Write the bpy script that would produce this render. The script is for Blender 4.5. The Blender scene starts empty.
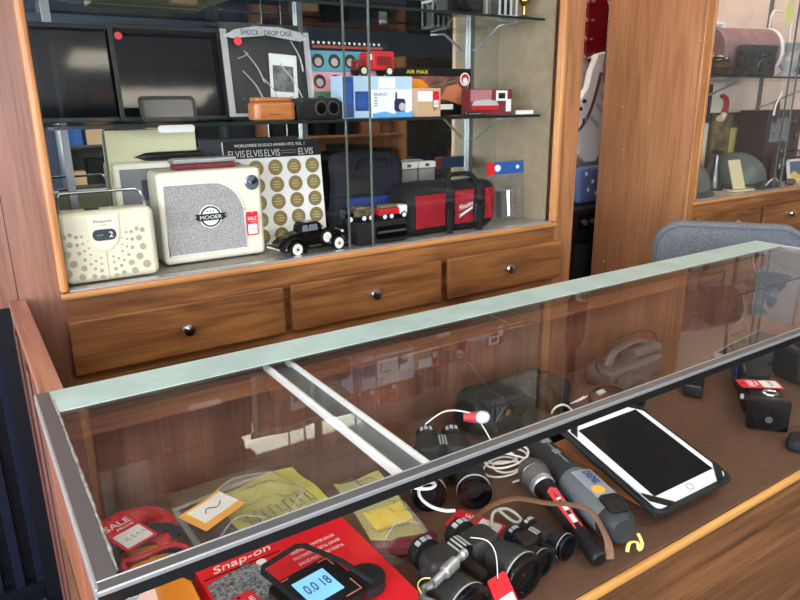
import bpy, bmesh, math, random
from mathutils import Vector, Matrix, Euler
random.seed(7)
C = bpy.context.scene.collection
PI = math.pi
E = 1.46            # eye height
ZG = 1.04           # top of the glass counter
ZF = 0.81           # floor inside the glass counter
ZD = 1.04           # deck of the wall cabinets
ZM = 1.416          # middle glass shelf
ZT = 1.72           # upper glass shelf

# ---------------------------------------------------------------- materials
def srgb(c):
    return tuple((x/255/12.92 if x/255 <= .04045 else ((x/255+.055)/1.055)**2.4) for x in c) + (1,)
MATS = {}
def new_mat(name):
    m = bpy.data.materials.new(name); m.use_nodes = True
    nt = m.node_tree; nt.nodes.clear()
    out = nt.nodes.new('ShaderNodeOutputMaterial')
    return m, nt, out
def plain(name, c, rough=.5, metal=0, noise=0, nscale=40, bump=0, coat=0, emit=None, es=1, sheen=0):
    if name in MATS: return MATS[name]
    m, nt, out = new_mat(name)
    b = nt.nodes.new('ShaderNodeBsdfPrincipled')
    b.inputs['Base Color'].default_value = srgb(c); b.inputs['Roughness'].default_value = rough
    b.inputs['Metallic'].default_value = metal
    if coat: b.inputs['Coat Weight'].default_value = coat; b.inputs['Coat Roughness'].default_value = .05
    if emit: b.inputs['Emission Color'].default_value = srgb(emit); b.inputs['Emission Strength'].default_value = es
    if noise or bump:
        tc = nt.nodes.new('ShaderNodeTexCoord'); n = nt.nodes.new('ShaderNodeTexNoise')
        n.inputs['Scale'].default_value = nscale; n.inputs['Detail'].default_value = 5
        nt.links.new(tc.outputs['Object'], n.inputs['Vector'])
        if noise:
            r = nt.nodes.new('ShaderNodeValToRGB')
            a = [max(0, x*(1-noise)) for x in c]; d = [min(255, x*(1+noise)) for x in c]
            r.color_ramp.elements[0].position = .35; r.color_ramp.elements[0].color = srgb(a)
            r.color_ramp.elements[1].position = .65; r.color_ramp.elements[1].color = srgb(d)
            nt.links.new(n.outputs['Fac'], r.inputs['Fac']); nt.links.new(r.outputs['Color'], b.inputs['Base Color'])
        if bump:
            bp = nt.nodes.new('ShaderNodeBump'); bp.inputs['Strength'].default_value = bump; bp.inputs['Distance'].default_value = .003
            nt.links.new(n.outputs['Fac'], bp.inputs['Height']); nt.links.new(bp.outputs['Normal'], b.inputs['Normal'])
    nt.links.new(b.outputs[0], out.inputs[0])
    MATS[name] = m
    return m
def wood(name, c1, c2, axis='X', rough=.38, scale=1.0, chips=False):
    if name in MATS: return MATS[name]
    m, nt, out = new_mat(name); L = nt.links.new
    b = nt.nodes.new('ShaderNodeBsdfPrincipled'); b.inputs['Roughness'].default_value = rough
    tc = nt.nodes.new('ShaderNodeTexCoord')
    def noise(s_along, s_across, detail, dist):
        mp = nt.nodes.new('ShaderNodeMapping')
        s = [s_across*scale]*3; s['XYZ'.index(axis)] = s_along*scale
        mp.inputs['Scale'].default_value = s
        n = nt.nodes.new('ShaderNodeTexNoise'); n.inputs['Scale'].default_value = 1
        n.inputs['Detail'].default_value = detail; n.inputs['Distortion'].default_value = dist
        L(tc.outputs['Object'], mp.inputs['Vector']); L(mp.outputs['Vector'], n.inputs['Vector'])
        return n
    n1 = noise(1.6, 16, 4, 1.2); n2 = noise(6, 170, 3, .2); n3 = noise(1.1, 5, 2, .6)
    r1 = nt.nodes.new('ShaderNodeValToRGB')
    e = r1.color_ramp.elements; e[0].position = .32; e[0].color = srgb(c1); e[1].position = .68; e[1].color = srgb(c2)
    L(n1.outputs['Fac'], r1.inputs['Fac'])
    r2 = nt.nodes.new('ShaderNodeValToRGB')
    e = r2.color_ramp.elements; e[0].position = .3; e[0].color = (.62, .58, .55, 1); e[1].position = .55; e[1].color = (1, 1, 1, 1)
    L(n2.outputs['Fac'], r2.inputs['Fac'])
    mx = nt.nodes.new('ShaderNodeMix'); mx.data_type = 'RGBA'; mx.blend_type = 'MULTIPLY'; mx.inputs[0].default_value = .75
    L(r1.outputs['Color'], mx.inputs[6]); L(r2.outputs['Color'], mx.inputs[7])
    r3 = nt.nodes.new('ShaderNodeValToRGB')
    e = r3.color_ramp.elements; e[0].position = .3; e[0].color = (.8, .76, .74, 1); e[1].position = .6; e[1].color = (1, 1, 1, 1)
    L(n3.outputs['Fac'], r3.inputs['Fac'])
    m2 = nt.nodes.new('ShaderNodeMix'); m2.data_type = 'RGBA'; m2.blend_type = 'MULTIPLY'; m2.inputs[0].default_value = .8
    L(mx.outputs[2], m2.inputs[6]); L(r3.outputs['Color'], m2.inputs[7])
    col = m2.outputs[2]
    if chips:
        sx = nt.nodes.new('ShaderNodeSeparateXYZ'); L(tc.outputs['Object'], sx.inputs[0])
        mr = nt.nodes.new('ShaderNodeMapRange'); mr.inputs[1].default_value = 1.7; mr.inputs[2].default_value = .9; mr.inputs[3].default_value = -.05; mr.inputs[4].default_value = .0
        L(sx.outputs[2], mr.inputs[0]); ad = nt.nodes.new('ShaderNodeMath'); ad.operation = 'ADD'; L(mr.outputs[0], ad.inputs[1])
        v = nt.nodes.new('ShaderNodeTexNoise'); v.inputs['Scale'].default_value = 55; v.inputs['Detail'].default_value = 1
        L(tc.outputs['Object'], v.inputs['Vector'])
        r4 = nt.nodes.new('ShaderNodeValToRGB'); e = r4.color_ramp.elements
        e[0].position = .75; e[0].color = (0, 0, 0, 1); e[1].position = .765; e[1].color = (1, 1, 1, 1)
        L(v.outputs['Fac'], ad.inputs[0]); L(ad.outputs[0], r4.inputs['Fac'])
        m3 = nt.nodes.new('ShaderNodeMix'); m3.data_type = 'RGBA'; m3.inputs[7].default_value = srgb((225, 190, 130))
        L(r4.outputs['Color'], m3.inputs[0]); L(col, m3.inputs[6]); col = m3.outputs[2]
    L(col, b.inputs['Base Color'])
    bp = nt.nodes.new('ShaderNodeBump'); bp.inputs['Strength'].default_value = .12; bp.inputs['Distance'].default_value = .002
    L(n2.outputs['Fac'], bp.inputs['Height']); L(bp.outputs['Normal'], b.inputs['Normal'])
    L(b.outputs[0], out.inputs[0]); MATS[name] = m
    return m
def glass(name, tint=(.93, .97, .95), ior=1.75, rough=.0, wrinkle=0, edge=None, haze=0, hazec=(200, 205, 205)):
    """Pane glass: clear by transmission, reflects by Fresnel on its outer faces."""
    if name in MATS: return MATS[name]
    m, nt, out = new_mat(name); L = nt.links.new
    t = nt.nodes.new('ShaderNodeBsdfTransparent'); t.inputs[0].default_value = (*tint, 1)
    g = nt.nodes.new('ShaderNodeBsdfGlossy'); g.inputs['Roughness'].default_value = rough
    f = nt.nodes.new('ShaderNodeFresnel'); f.inputs['IOR'].default_value = ior
    geo = nt.nodes.new('ShaderNodeNewGeometry')
    inv = nt.nodes.new('ShaderNodeMath'); inv.operation = 'SUBTRACT'; inv.inputs[0].default_value = 1
    mu = nt.nodes.new('ShaderNodeMath'); mu.operation = 'MULTIPLY'
    L(geo.outputs['Backfacing'], inv.inputs[1]); L(f.outputs[0], mu.inputs[0]); L(inv.outputs[0], mu.inputs[1])
    if wrinkle:
        tc = nt.nodes.new('ShaderNodeTexCoord'); n = nt.nodes.new('ShaderNodeTexNoise'); n.inputs['Scale'].default_value = 28
        n.inputs['Detail'].default_value = 3; n.inputs['Distortion'].default_value = 1.5
        bp = nt.nodes.new('ShaderNodeBump'); bp.inputs['Strength'].default_value = wrinkle; bp.inputs['Distance'].default_value = .012
        L(tc.outputs['Object'], n.inputs['Vector']); L(n.outputs['Fac'], bp.inputs['Height'])
        L(bp.outputs['Normal'], g.inputs['Normal']); L(bp.outputs['Normal'], f.inputs['Normal'])
    mx = nt.nodes.new('ShaderNodeMixShader')
    L(mu.outputs[0], mx.inputs[0]); L(t.outputs[0], mx.inputs[1]); L(g.outputs[0], mx.inputs[2])
    s = mx.outputs[0]
    if haze:
        d = nt.nodes.new('ShaderNodeBsdfDiffuse'); d.inputs[0].default_value = srgb(hazec)
        m2 = nt.nodes.new('ShaderNodeMixShader'); m2.inputs[0].default_value = haze
        L(s, m2.inputs[1]); L(d.outputs[0], m2.inputs[2]); s = m2.outputs[0]
    L(s, out.inputs[0]); MATS[name] = m
    return m
def lamp(name, c, s):
    m, nt, out = new_mat(name)
    e = nt.nodes.new('ShaderNodeEmission'); e.inputs[0].default_value = srgb(c); e.inputs[1].default_value = s
    nt.links.new(e.outputs[0], out.inputs[0]); MATS[name] = m
    return m

W1, W2 = (104, 63, 32), (170, 114, 66)
WX = wood('cabinet wood along x', W1, W2, 'X')
WZ = wood('cabinet wood along z', (158, 104, 66), (184, 128, 84), 'Z')
WZL = wood('sheen tinted cabinet wood', (120, 78, 60), (146, 99, 79), 'Z')  # cool window sheen on the left stile, put into the wood colour
WY = wood('cabinet wood along y', (146, 96, 74), (178, 124, 98), 'Y')
WPAN = wood('side panel veneer', (158, 106, 70), (182, 130, 90), 'Z', rough=.3, scale=.6, chips=True)
WTRIM = wood('light trim wood', (176, 116, 62), (206, 148, 90), 'X')
WTRIMZ = wood('light trim wood upright', (170, 108, 62), (200, 142, 88), 'Z')
WEDGE = wood('bright counter lip', (196, 140, 72), (226, 172, 100), 'X')
WBASE = wood('counter front wood', (88, 56, 31), (132, 88, 53), 'X', scale=1.3)
WDARK = wood('dark counter back wood', (96, 60, 44), (126, 84, 64), 'Z', rough=.5)
WRAIL = wood('counter header rail wood', (120, 74, 50), (150, 98, 68), 'X', rough=.5)
GLASS = glass('showcase glass', tint=(.982, .984, .978), ior=1.52)
SHELFG = glass('shelf glass', tint=(.93, .95, .94), ior=1.6)
FILM = glass('clear plastic film', tint=(.985, .985, .98), ior=1.35, rough=.15, wrinkle=.8, haze=.07, hazec=(235, 235, 230))
SEALGLINT = glass('milky film seal and glint', tint=(.97, .97, .97), ior=1.5, rough=.15, haze=.3, hazec=(228, 228, 224))  # milky colour stands in for glints on film edges, seals and creases
BLISTER = glass('clear blister plastic', tint=(.95, .96, .96), ior=1.5, rough=.04, haze=.06)
MIRROR = plain('mirror', (225, 232, 230), .01, 1)
SEDGE = plain('dark shelf edge', (34, 44, 42), .15)
GEDGE = plain('green glass edge', (84, 94, 86), .2)
BLACK = plain('black plastic', (13, 13, 14), .42)
BLACKG = plain('glossy black', (8, 9, 12), .06)
BLACKR = plain('black rubber', (18, 18, 19), .7, bump=.25, nscale=500)
BLACKF = plain('black nylon fabric', (12, 12, 14), .85, noise=.25, nscale=60, bump=.5)
CHAR = plain('charcoal leatherette', (44, 43, 41), .6, bump=.3, nscale=350)
DGREY = plain('dark grey plastic', (62, 64, 66), .5)
GREY = plain('grey plastic', (125, 127, 128), .5)
LGREY = plain('light grey', (185, 186, 186), .5)
WHITE = plain('white plastic', (236, 236, 232), .4)
PAPER = plain('white paper', (238, 236, 232), .7)
CREAM = plain('cream plastic', (222, 216, 190), .45, noise=.03, nscale=9)
CREAMV = plain('cream vinyl', (230, 225, 205), .5, bump=.1, nscale=300)
ALU = plain('aluminium', (206, 208, 210), .3, .75)
DALU = plain('dull grey aluminium', (128, 129, 130), .4, .8)
CHROME = plain('chrome', (232, 233, 235), .16, 1)
BRASS = plain('brass', (180, 142, 82), .25, 1)
PEWTER = plain('pewter', (120, 118, 116), .35, 1)
MINT = plain('pale mint laminate', (166, 185, 177), .45, noise=.04, nscale=12)
RED = plain('red card', (216, 32, 44), .4)
REDC = plain('red cloth', (196, 38, 52), .8, bump=.4, nscale=150)
REDP = plain('red plastic', (200, 34, 40), .35)
MAROON = plain('maroon', (112, 34, 44), .5)
ORANGE = plain('orange plastic', (250, 150, 32), .45)
YELLOW = plain('yellow paper', (250, 238, 120), .7, noise=.05, nscale=30)
YELPALE = plain('pale yellow paper', (236, 226, 150), .7)
YELB = plain('bright yellow', (238, 205, 60), .6)
NAVY = plain('navy cloth', (10, 13, 27), .85, noise=.2, nscale=40, bump=.4)
BLUE = plain('blue print', (40, 86, 160), .45)
LBLUE = plain('light blue print', (130, 182, 214), .5)
BEIGE = plain('beige lining', (150, 133, 106), .8, noise=.04, nscale=25)
DECKM = plain('grey deck laminate', (158, 152, 140), .6, noise=.05, nscale=60)
VINYL = plain('brown vinyl', (98, 66, 48), .6, noise=.07, nscale=140, bump=.15)
INK = plain('black ink', (18, 18, 18), .6)
GREYINK = plain('grey ink', (120, 118, 92), .6)
GOLD = plain('gold print', (150, 132, 84), .45, metal=.35)
CHAIRF = plain('grey chair fabric', (98, 100, 105), .9, noise=.16, nscale=260, bump=.5)
CORDW = plain('white cord', (232, 230, 224), .5)
LEATH = plain('tan leather strap', (128, 88, 62), .6)
PINK = plain('pink print', (222, 160, 172), .6)
TEAL = plain('teal print', (92, 162, 176), .6)
GREEN = plain('green print', (84, 140, 92), .6)
TAN = plain('tan cardboard', (196, 160, 124), .75)
BROWN = plain('brown print', (150, 92, 66), .5)
OLIVE = plain('grey green steel', (92, 102, 96), .5, noise=.1, nscale=12)
LCD = plain('blue lcd screen', (120, 180, 235), .2, emit=(120, 180, 240), es=.55)

# ---------------------------------------------------------------- mesh helpers
def RX(a): return Matrix.Rotation(a, 4, 'X')
def RY(a): return Matrix.Rotation(a, 4, 'Y')
def RZ(a): return Matrix.Rotation(a, 4, 'Z')
def TR(x, y, z): return Matrix.Translation((x, y, z))
STAND = RX(PI/2)                      # a drawing in xy stands up and faces -y
class MB:
    def __init__(s): s.bm = bmesh.new()
    def add(s, t, mi=0, m=None):
        for f in t.faces: f.material_index = mi
        if m is not None: t.transform(m)
        bmesh.ops.recalc_face_normals(t, faces=t.faces[:])
        me = bpy.data.meshes.new('tmp'); t.to_mesh(me); t.free()
        s.bm.from_mesh(me); bpy.data.meshes.remove(me)
        return s
    def box(s, x0, x1, y0, y1, z0, z1, bev=0, mi=0, m=None, seg=2):
        t = bmesh.new(); bmesh.ops.create_cube(t, size=1)
        t.transform(TR((x0+x1)/2, (y0+y1)/2, (z0+z1)/2) @ Matrix.Diagonal((x1-x0, y1-y0, z1-z0, 1)))
        if bev: bmesh.ops.bevel(t, geom=t.edges[:], offset=min(bev, .49*min(x1-x0, y1-y0, z1-z0)), segments=seg, affect='EDGES', profile=.5)
        return s.add(t, mi, m)
    def cyl(s, p0, p1, r0, r1=None, seg=24, mi=0, m=None, bev=0):
        p0, p1 = Vector(p0), Vector(p1); r1 = r0 if r1 is None else r1
        d = p1-p0; t = bmesh.new()
        bmesh.ops.create_cone(t, cap_ends=True, segments=seg, radius1=r0, radius2=r1, depth=d.length)
        if bev:
            ed = [e for e in t.edges if abs(e.verts[0].co.z-e.verts[1].co.z) < 1e-6]
            bmesh.ops.bevel(t, geom=ed, offset=bev, segments=2, affect='EDGES', profile=.5)
        t.transform(Matrix.Translation((p0+p1)/2) @ d.to_track_quat('Z', 'Y').to_matrix().to_4x4())
        return s.add(t, mi, m)
    def ball(s, c, r, mi=0, m=None, sc=(1, 1, 1), u=20, v=12):
        t = bmesh.new(); bmesh.ops.create_uvsphere(t, u_segments=u, v_segments=v, radius=r)
        t.transform(TR(*c) @ Matrix.Diagonal((*sc, 1)))
        return s.add(t, mi, m)
    def lathe(s, prof, seg=28, mi=0, m=None):
        """prof: (radius, height) pairs round the z axis"""
        t = bmesh.new(); rings = []
        for r, z in prof:
            if r < 1e-5: rings.append([t.verts.new((0, 0, z))])
            else: rings.append([t.verts.new((r*math.cos(2*PI*i/seg), r*math.sin(2*PI*i/seg), z)) for i in range(seg)])
        for a, b in zip(rings, rings[1:]):
            for i in range(seg):
                j = (i+1) % seg
                if len(a) == 1 and len(b) == 1: continue
                if len(a) == 1: t.faces.new((a[0], b[i], b[j]))
                elif len(b) == 1: t.faces.new((a[i], a[j], b[0]))
                else: t.faces.new((a[i], a[j], b[j], b[i]))
        for rg in (rings[0], rings[-1]):
            if len(rg) > 2: t.faces.new(rg)
        return s.add(t, mi, m)
    def tube(s, pts, r, seg=8, mi=0, m=None, closed=False, flat=1, smooth=0):
        P = [Vector(p) for p in pts]
        if smooth:
            Q = []; n = len(P)
            for i in range(n if closed else n-1):
                a = P[(i-1) % n] if closed or i > 0 else P[0]; b = P[i]; c = P[(i+1) % n]; d = P[(i+2) % n] if closed or i+2 < n else P[-1]
                for k in range(smooth):
                    u = k/smooth
                    Q.append(.5*((2*b)+(c-a)*u+(2*a-5*b+4*c-d)*u*u+(3*b-a-3*c+d)*u**3))
            if not closed: Q.append(P[-1])
            P = Q
        t = bmesh.new(); rings = []; n = len(P); up = Vector((0, 0, 1))
        for i, p in enumerate(P):
            a = P[(i-1) % n] if closed or i > 0 else p; b = P[(i+1) % n] if closed or i < n-1 else p
            d = (b-a).normalized() if (b-a).length > 1e-9 else Vector((1, 0, 0))
            x = d.cross(up)
            if x.length < .05: x = d.cross(Vector((0, 1, 0)))
            x.normalize(); y = x.cross(d).normalized()
            rr = r[i*len(r)//n] if isinstance(r, (list, tuple)) else r
            rings.append([t.verts.new(p+x*rr*math.cos(2*PI*k/seg)+y*rr*flat*math.sin(2*PI*k/seg)) for k in range(seg)])
        for i in range(n if closed else n-1):
            a, b = rings[i], rings[(i+1) % n]
            for k in range(seg):
                t.faces.new((a[k], a[(k+1) % seg], b[(k+1) % seg], b[k]))
        if not closed:
            t.faces.new(rings[0]); t.faces.new(rings[-1])
        return s.add(t, mi, m)
    def prism(s, poly, z0, z1, bev=0, mi=0, m=None, seg=2):
        t = bmesh.new(); a = [t.verts.new((x, y, z0)) for x, y in poly]
        f = t.faces.new(a); r = bmesh.ops.extrude_face_region(t, geom=[f])
        vs = [v for v in r['geom'] if isinstance(v, bmesh.types.BMVert)]
        bmesh.ops.translate(t, verts=vs, vec=(0, 0, z1-z0))
        if bev:
            ed = [e for e in t.edges if abs(e.verts[0].co.z-e.verts[1].co.z) < 1e-7]
            bmesh.ops.bevel(t, geom=ed, offset=bev, segments=seg, affect='EDGES', profile=.5)
        return s.add(t, mi, m)
    def sheet(s, x0, x1, y0, y1, fn, nx=24, ny=24, th=.001, mi=0, m=None):
        """a cloth or film: z = fn(u, v) over a rectangle, given a thickness"""
        t = bmesh.new()
        G = [[t.verts.new((x0+(x1-x0)*i/nx, y0+(y1-y0)*j/ny, fn(i/nx, j/ny))) for i in range(nx+1)] for j in range(ny+1)]
        for j in range(ny):
            for i in range(nx):
                t.faces.new((G[j][i], G[j][i+1], G[j+1][i+1], G[j+1][i]))
        if th: bmesh.ops.solidify(t, geom=t.faces[:], thickness=th)
        return s.add(t, mi, m)
    def build(s, name, mats, parent=None, label=None):
        me = bpy.data.meshes.new(name)
        for e in s.bm.edges:
            if len(e.link_faces) == 2 and e.calc_face_angle(0) > .62: e.smooth = False
        for f in s.bm.faces: f.smooth = True
        s.bm.to_mesh(me); s.bm.free()
        for mt in (mats if isinstance(mats, (list, tuple)) else [mats]): me.materials.append(mt)
        o = bpy.data.objects.new(name, me); C.objects.link(o)
        w = o.modifiers.new('flat faces', 'WEIGHTED_NORMAL'); w.keep_sharp = True; w.weight = 80
        if parent: o.parent = parent
        if label: o['label'] = label
        return o
def rrect(w, h, r, n=6, cx=0, cy=0):
    pts = []
    for (sx, sy, a0) in ((1, 1, 0), (-1, 1, 90), (-1, -1, 180), (1, -1, 270)):
        for k in range(n+1):
            a = math.radians(a0+90*k/n)
            pts.append((cx+sx*(w/2-r)+r*math.cos(a), cy+sy*(h/2-r)+r*math.sin(a)))
    return pts
def circ(r, n=24, cx=0, cy=0): return [(cx+r*math.cos(2*PI*k/n), cy+r*math.sin(2*PI*k/n)) for k in range(n)]
def thing(name, label, cat, loc=(0, 0, 0), rot=(0, 0, 0), group=None):
    o = bpy.data.objects.new(name, None); C.objects.link(o); o.empty_display_size = .05
    o.location = loc; o.rotation_euler = rot; o['label'] = label; o['category'] = cat
    if group: o['group'] = group
    return o
def tag(o, label, cat, group=None, loc=None, rot=None):
    o['label'] = label; o['category'] = cat
    if group: o['group'] = group
    if loc: o.location = loc
    if rot: o.rotation_euler = rot
    return o
def struct(o): o['kind'] = 'structure'; return o
def text(s, w, h, mat, parent, loc, rot=(0, 0, 0), name='lettering', shear=0, depth=.0004):
    cu = bpy.data.curves.new('t', 'FONT'); cu.body = s; cu.extrude = .01; cu.shear = shear; cu.resolution_u = 3
    o = bpy.data.objects.new('t', cu); C.objects.link(o)
    bpy.context.view_layer.update()
    me = bpy.data.meshes.new_from_object(o.evaluated_get(bpy.context.evaluated_depsgraph_get()))
    C.objects.unlink(o); bpy.data.objects.remove(o)
    xs = [v.co.x for v in me.vertices]; ys = [v.co.y for v in me.vertices]
    cx, cy = (min(xs)+max(xs))/2, (min(ys)+max(ys))/2
    sx = w/(max(xs)-min(xs)); sy = h/(max(ys)-min(ys))
    for v in me.vertices: v.co = ((v.co.x-cx)*sx, (v.co.y-cy)*sy, v.co.z/.01*depth/2)
    me.materials.clear(); me.materials.append(mat); me.name = name
    o = bpy.data.objects.new(name, me); C.objects.link(o); o.location = loc; o.rotation_euler = rot
    if parent: o.parent = parent
    return o
SR = (PI/2, 0, 0)                     # lettering that stands and faces -y
def sale_tag(label, loc, rot, w=.036, h=.056, words=True, string=None):
    t = thing('sale_tag', label, 'sale tag', loc, rot, 'red sale tags')
    a = MB().prism(rrect(w, h, .004), 0, .0012).build('card', RED, t)
    MB().prism(rrect(w*.82, h*.42, .002, cy=-h*.24), .0012, .0016).build('price_sticker', PAPER, t)
    if words:
        text('SALE', w*.78, h*.15, PAPER, t, (0, h*.22, .0014))
        text('PRICE', w*.5, h*.05, PAPER, t, (w*.1, h*.07, .0014))
    MB().prism(circ(.0022, 10, 0, h*.42), .0012, .0015).build('hole', INK, t)
    # scrawled price
    q = MB()
    for k in range(4):
        x = -w*.25+k*w*.17
        q.tube([(x, -h*.29, .0018), (x+w*.05, -h*.2, .0018), (x+w*.1, -h*.3, .0018)], .0005, 5)
    q.build('handwriting', GREYINK, t)
    if string: MB().tube(string, .0007, 5, smooth=5).build('string', CORDW, t)
    return t
# ---------------------------------------------------------------- the room
WALLP = plain('warm wall paint', (206, 196, 184), .85, noise=.02, nscale=6)
CARPET = plain('dark carpet', (58, 56, 58), .95, noise=.2, nscale=180)
CEIL = plain('ceiling tile', (226, 224, 218), .9)
struct(MB().box(-3, 9, -5, 2.45, -.05, 0).build('floor', CARPET))
struct(MB().box(-3, 9, -5, 2.45, 2.9, 2.95).build('ceiling', CEIL))
struct(MB().box(-3, 9, 2.45, 2.5, 0, 2.9).build('wall_back', WALLP))
struct(MB().box(9, 9.05, -5, 2.45, 0, 2.9).build('wall_right', WALLP))
DW = plain('slate blue wall', (62, 70, 86), .8)
mb = MB(); mb.box(-3.05, -3, -5, 2.45, 0, .7); mb.box(-3.05, -3, -5, 2.45, 2.5, 2.9)
mb.box(-3.05, -3, -5, -4.2, .7, 2.5); mb.box(-3.05, -3, 1.6, 2.45, .7, 2.5)
struct(mb.build('wall_left', WALLP))
mb = MB(); mb.box(-3, 9, -5.05, -5, 0, .8); mb.box(-3, 9, -5.05, -5, 2.4, 2.9); mb.box(-3, -2.4, -5.05, -5, .8, 2.4); mb.box(.9, 9, -5.05, -5, .8, 2.4)
struct(mb.build('wall_front', DW))
def window(n, x0, x1, y0, y1, z0, z1, along):
    f = MB(); q = .05
    if along == 'x':
        for a, b in ((x0, x0+q), (x1-q, x1), ((x0+x1)/2-q/2, (x0+x1)/2+q/2)): f.box(a, b, y0, y1, z0, z1)
        f.box(x0, x1, y0, y1, z0, z0+q); f.box(x0, x1, y0, y1, z1-q, z1)
        p = MB().box(x0+q, x1-q, (y0+y1)/2-.003, (y0+y1)/2+.003, z0+q, z1-q)
    else:
        for a, b in ((y0, y0+q), (y1-q, y1), ((y0+y1)/2-q/2, (y0+y1)/2+q/2)): f.box(x0, x1, a, b, z0, z1)
        f.box(x0, x1, y0, y1, z0, z0+q); f.box(x0, x1, y0, y1, z1-q, z1)
        p = MB().box((x0+x1)/2-.003, (x0+x1)/2+.003, y0+q, y1-q, z0+q, z1-q)
    o = struct(f.build(n, DALU)); p.build('window_pane', GLASS, o)
window('window_1', -3.05, -3, -4.2, 1.6, .7, 2.5, 'y')
window('window_2', -2.4, .9, -5.05, -5, .8, 2.4, 'x')
LAMP = lamp('lit diffuser', (255, 244, 228), 6.5)
for i, (x, y) in enumerate(((-.9, -.2), (1.6, -.2), (4.1, -.2), (-.9, -2.8), (1.6, -2.8), (4.1, -2.8), (2.1, 2.12))):
    t = thing('ceiling_light', 'white ceiling light panel above the shop floor', 'ceiling light', (x, y, 2.9), group='ceiling light panels')
    if y > 2: t.scale = (.8, .8, 1)  # unseen panel, added to brighten the guitars and wall between the cabinets
    fr = MB()
    for s in (-1, 1): fr.box(-.62, .62, s*.31-.02, s*.31+.02, -.03, -.001); fr.box(s*.62-.02, s*.62+.02, -.33, .33, -.03, -.001)
    fr.build('frame', WHITE, t); MB().box(-.6, .6, -.29, .29, -.02, -.006).build('diffuser', LAMP, t)

# ---------------------------------------------------------------- left wall cabinet
FY = 1.68
def drawer(par, x0, x1, z0, z1, y, kx, kz, w=WX, name='drawer'):
    d = MB().box(x0, x1, y-.022, y-.001, z0, z1, bev=.006).build(name, w, par)
    k = MB(); k.lathe([(.006, 0), (.006, .012), (.015, .016), (.018, .022), (.015, .029), (.006, .032), (0, .032)], 20, m=TR(kx, y-.022, kz) @ RX(PI/2))
    k.build('knob', CHROME, d)
cab = thing('display_cabinet', 'tall wooden wall cabinet with glass doors above three knobbed drawers', 'display cabinet', (0, 0, 0), group='wooden wall cabinets')
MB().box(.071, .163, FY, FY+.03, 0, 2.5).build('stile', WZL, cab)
MB().box(1.772, 1.865, FY, FY+.03, 0, 2.5).build('stile', WZ, cab)
MB().box(.163, 1.772, FY, FY+.03, 2.25, 2.5).build('head_rail', WX, cab)
mb = MB(); mb.box(.163, 1.772, FY, FY+.03, .96, ZD-.016, mi=0); mb.box(.163, 1.772, FY, FY+.03, .70, .842); mb.box(.163, 1.772, FY+.012, FY+.03, .842, .96)
mb.build('drawer_rail', WX, cab)
mb = MB(); mb.box(.155, 1.778, FY-.012, FY+.02, ZD-.016, ZD+.002, bev=.007); mb.build('sill_moulding', WTRIM, cab)
for (a, b) in ((.155, .175), (1.757, 1.778)): MB().box(a, b, FY-.012, FY+.02, ZD+.003, 2.26, bev=.007).build('side_moulding', WTRIMZ, cab)
for (a, b, kx) in ((.158, .704, .429), (.726, 1.25, .989), (1.278, 1.79, 1.528)):
    drawer(cab, a, b, .838, .974, FY, kx, .91)
for (a, b) in ((.158, .70), (.722, 1.25), (1.272, 1.79)):
    MB().box(a, b, FY-.02, FY-.001, .11, .685, bev=.006).build('lower_door', WX, cab)
mb = MB(); mb.box(.163, 1.772, FY, FY+.03, 0, .1); mb.box(.163, 1.772, FY+.012, FY+.03, .1, .7); mb.build('plinth', WX, cab)
mb = MB(); mb.box(.071, .09, FY+.03, 2.0, 0, 2.5); mb.box(1.846, 1.865, FY+.03, 2.0, 0, 2.5); mb.box(.09, 1.846, 1.985, 2.0, 0, 2.5); mb.box(.09, 1.846, FY+.03, 1.985, 2.47, 2.5)
mb.build('carcass', WZ, cab)
for (a, b) in ((1.742, 1.757), (.15, .163)): MB().box(a, b, FY+.032, 1.972, ZD, 2.46).build('side_lining', BEIGE, cab)
MB().box(.09, 1.846, FY+.03, 1.985, ZD-.03, ZD).build('deck', DECKM, cab)
MB().box(.163, 1.742, 1.972, 1.984, ZD, 2.46).build('mirror_back', MIRROR, cab)
mb = MB(); mb.box(.176, 1.756, FY-.001, FY+.024, ZD, ZD+.006); mb.build('door_track', ALU, cab)
for (a, b, y) in ((.176, 1.01, FY+.002), (.936, 1.756, FY+.012)):
    d = MB().box(a, b, y, y+.005, ZD+.007, 2.26).build('glass_door', GLASS, cab)
    e = a if a > .5 else b
    MB().box(e-.0022, e+.0022, y-.0004, y+.0054, ZD+.007, 2.26).build('polished_edge', GEDGE, d)
    if a < .5: MB().prism(rrect(.088, .017, .008), 0, .0022, m=TR(.462, y, 1.405) @ STAND).build('finger_pull', glass('frosted pull', tint=(.95, .95, .95), rough=.3, haze=.45, hazec=(225, 225, 222)), d)
for x in (.25, .935, 1.604):
    s = MB(); s.box(x-.009, x+.009, 1.958, 1.971, ZD+.02, 2.4)
    s.build('shelf_standard', DALU, cab)
    for z in ((ZM, ZT) if x > 1.5 else ()):
        MB().tube([(x, 1.955, z-.085), (x, 1.93, z-.085), (x, 1.82, z-.018), (x, 1.735, z-.014)], .0042, 6).build('shelf_bracket', ALU, cab)
def shelf(z, lab, x0=.185, x1=1.70, y0=1.705, y1=1.95):
    o = MB().box(x0, x1, y0, y1, z-.008, z, bev=.001).build('glass_shelf', SHELFG); tag(o, lab, 'glass shelf', 'glass shelves')
    MB().box(x0, x1, y0-.0006, y0+.0012, z-.0078, z-.0002).build('front_edge', SEDGE, o)
    return o
shelf(ZM, 'middle glass shelf holding black tablets and boxed goods')
shelf(ZT, 'upper glass shelf seen from below in the left cabinet')
# wood to the left of the cabinet
t = struct(MB().box(-.7, .069, FY+.005, FY+.03, 1.025, 2.5).build('trim_1', WZL))

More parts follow.
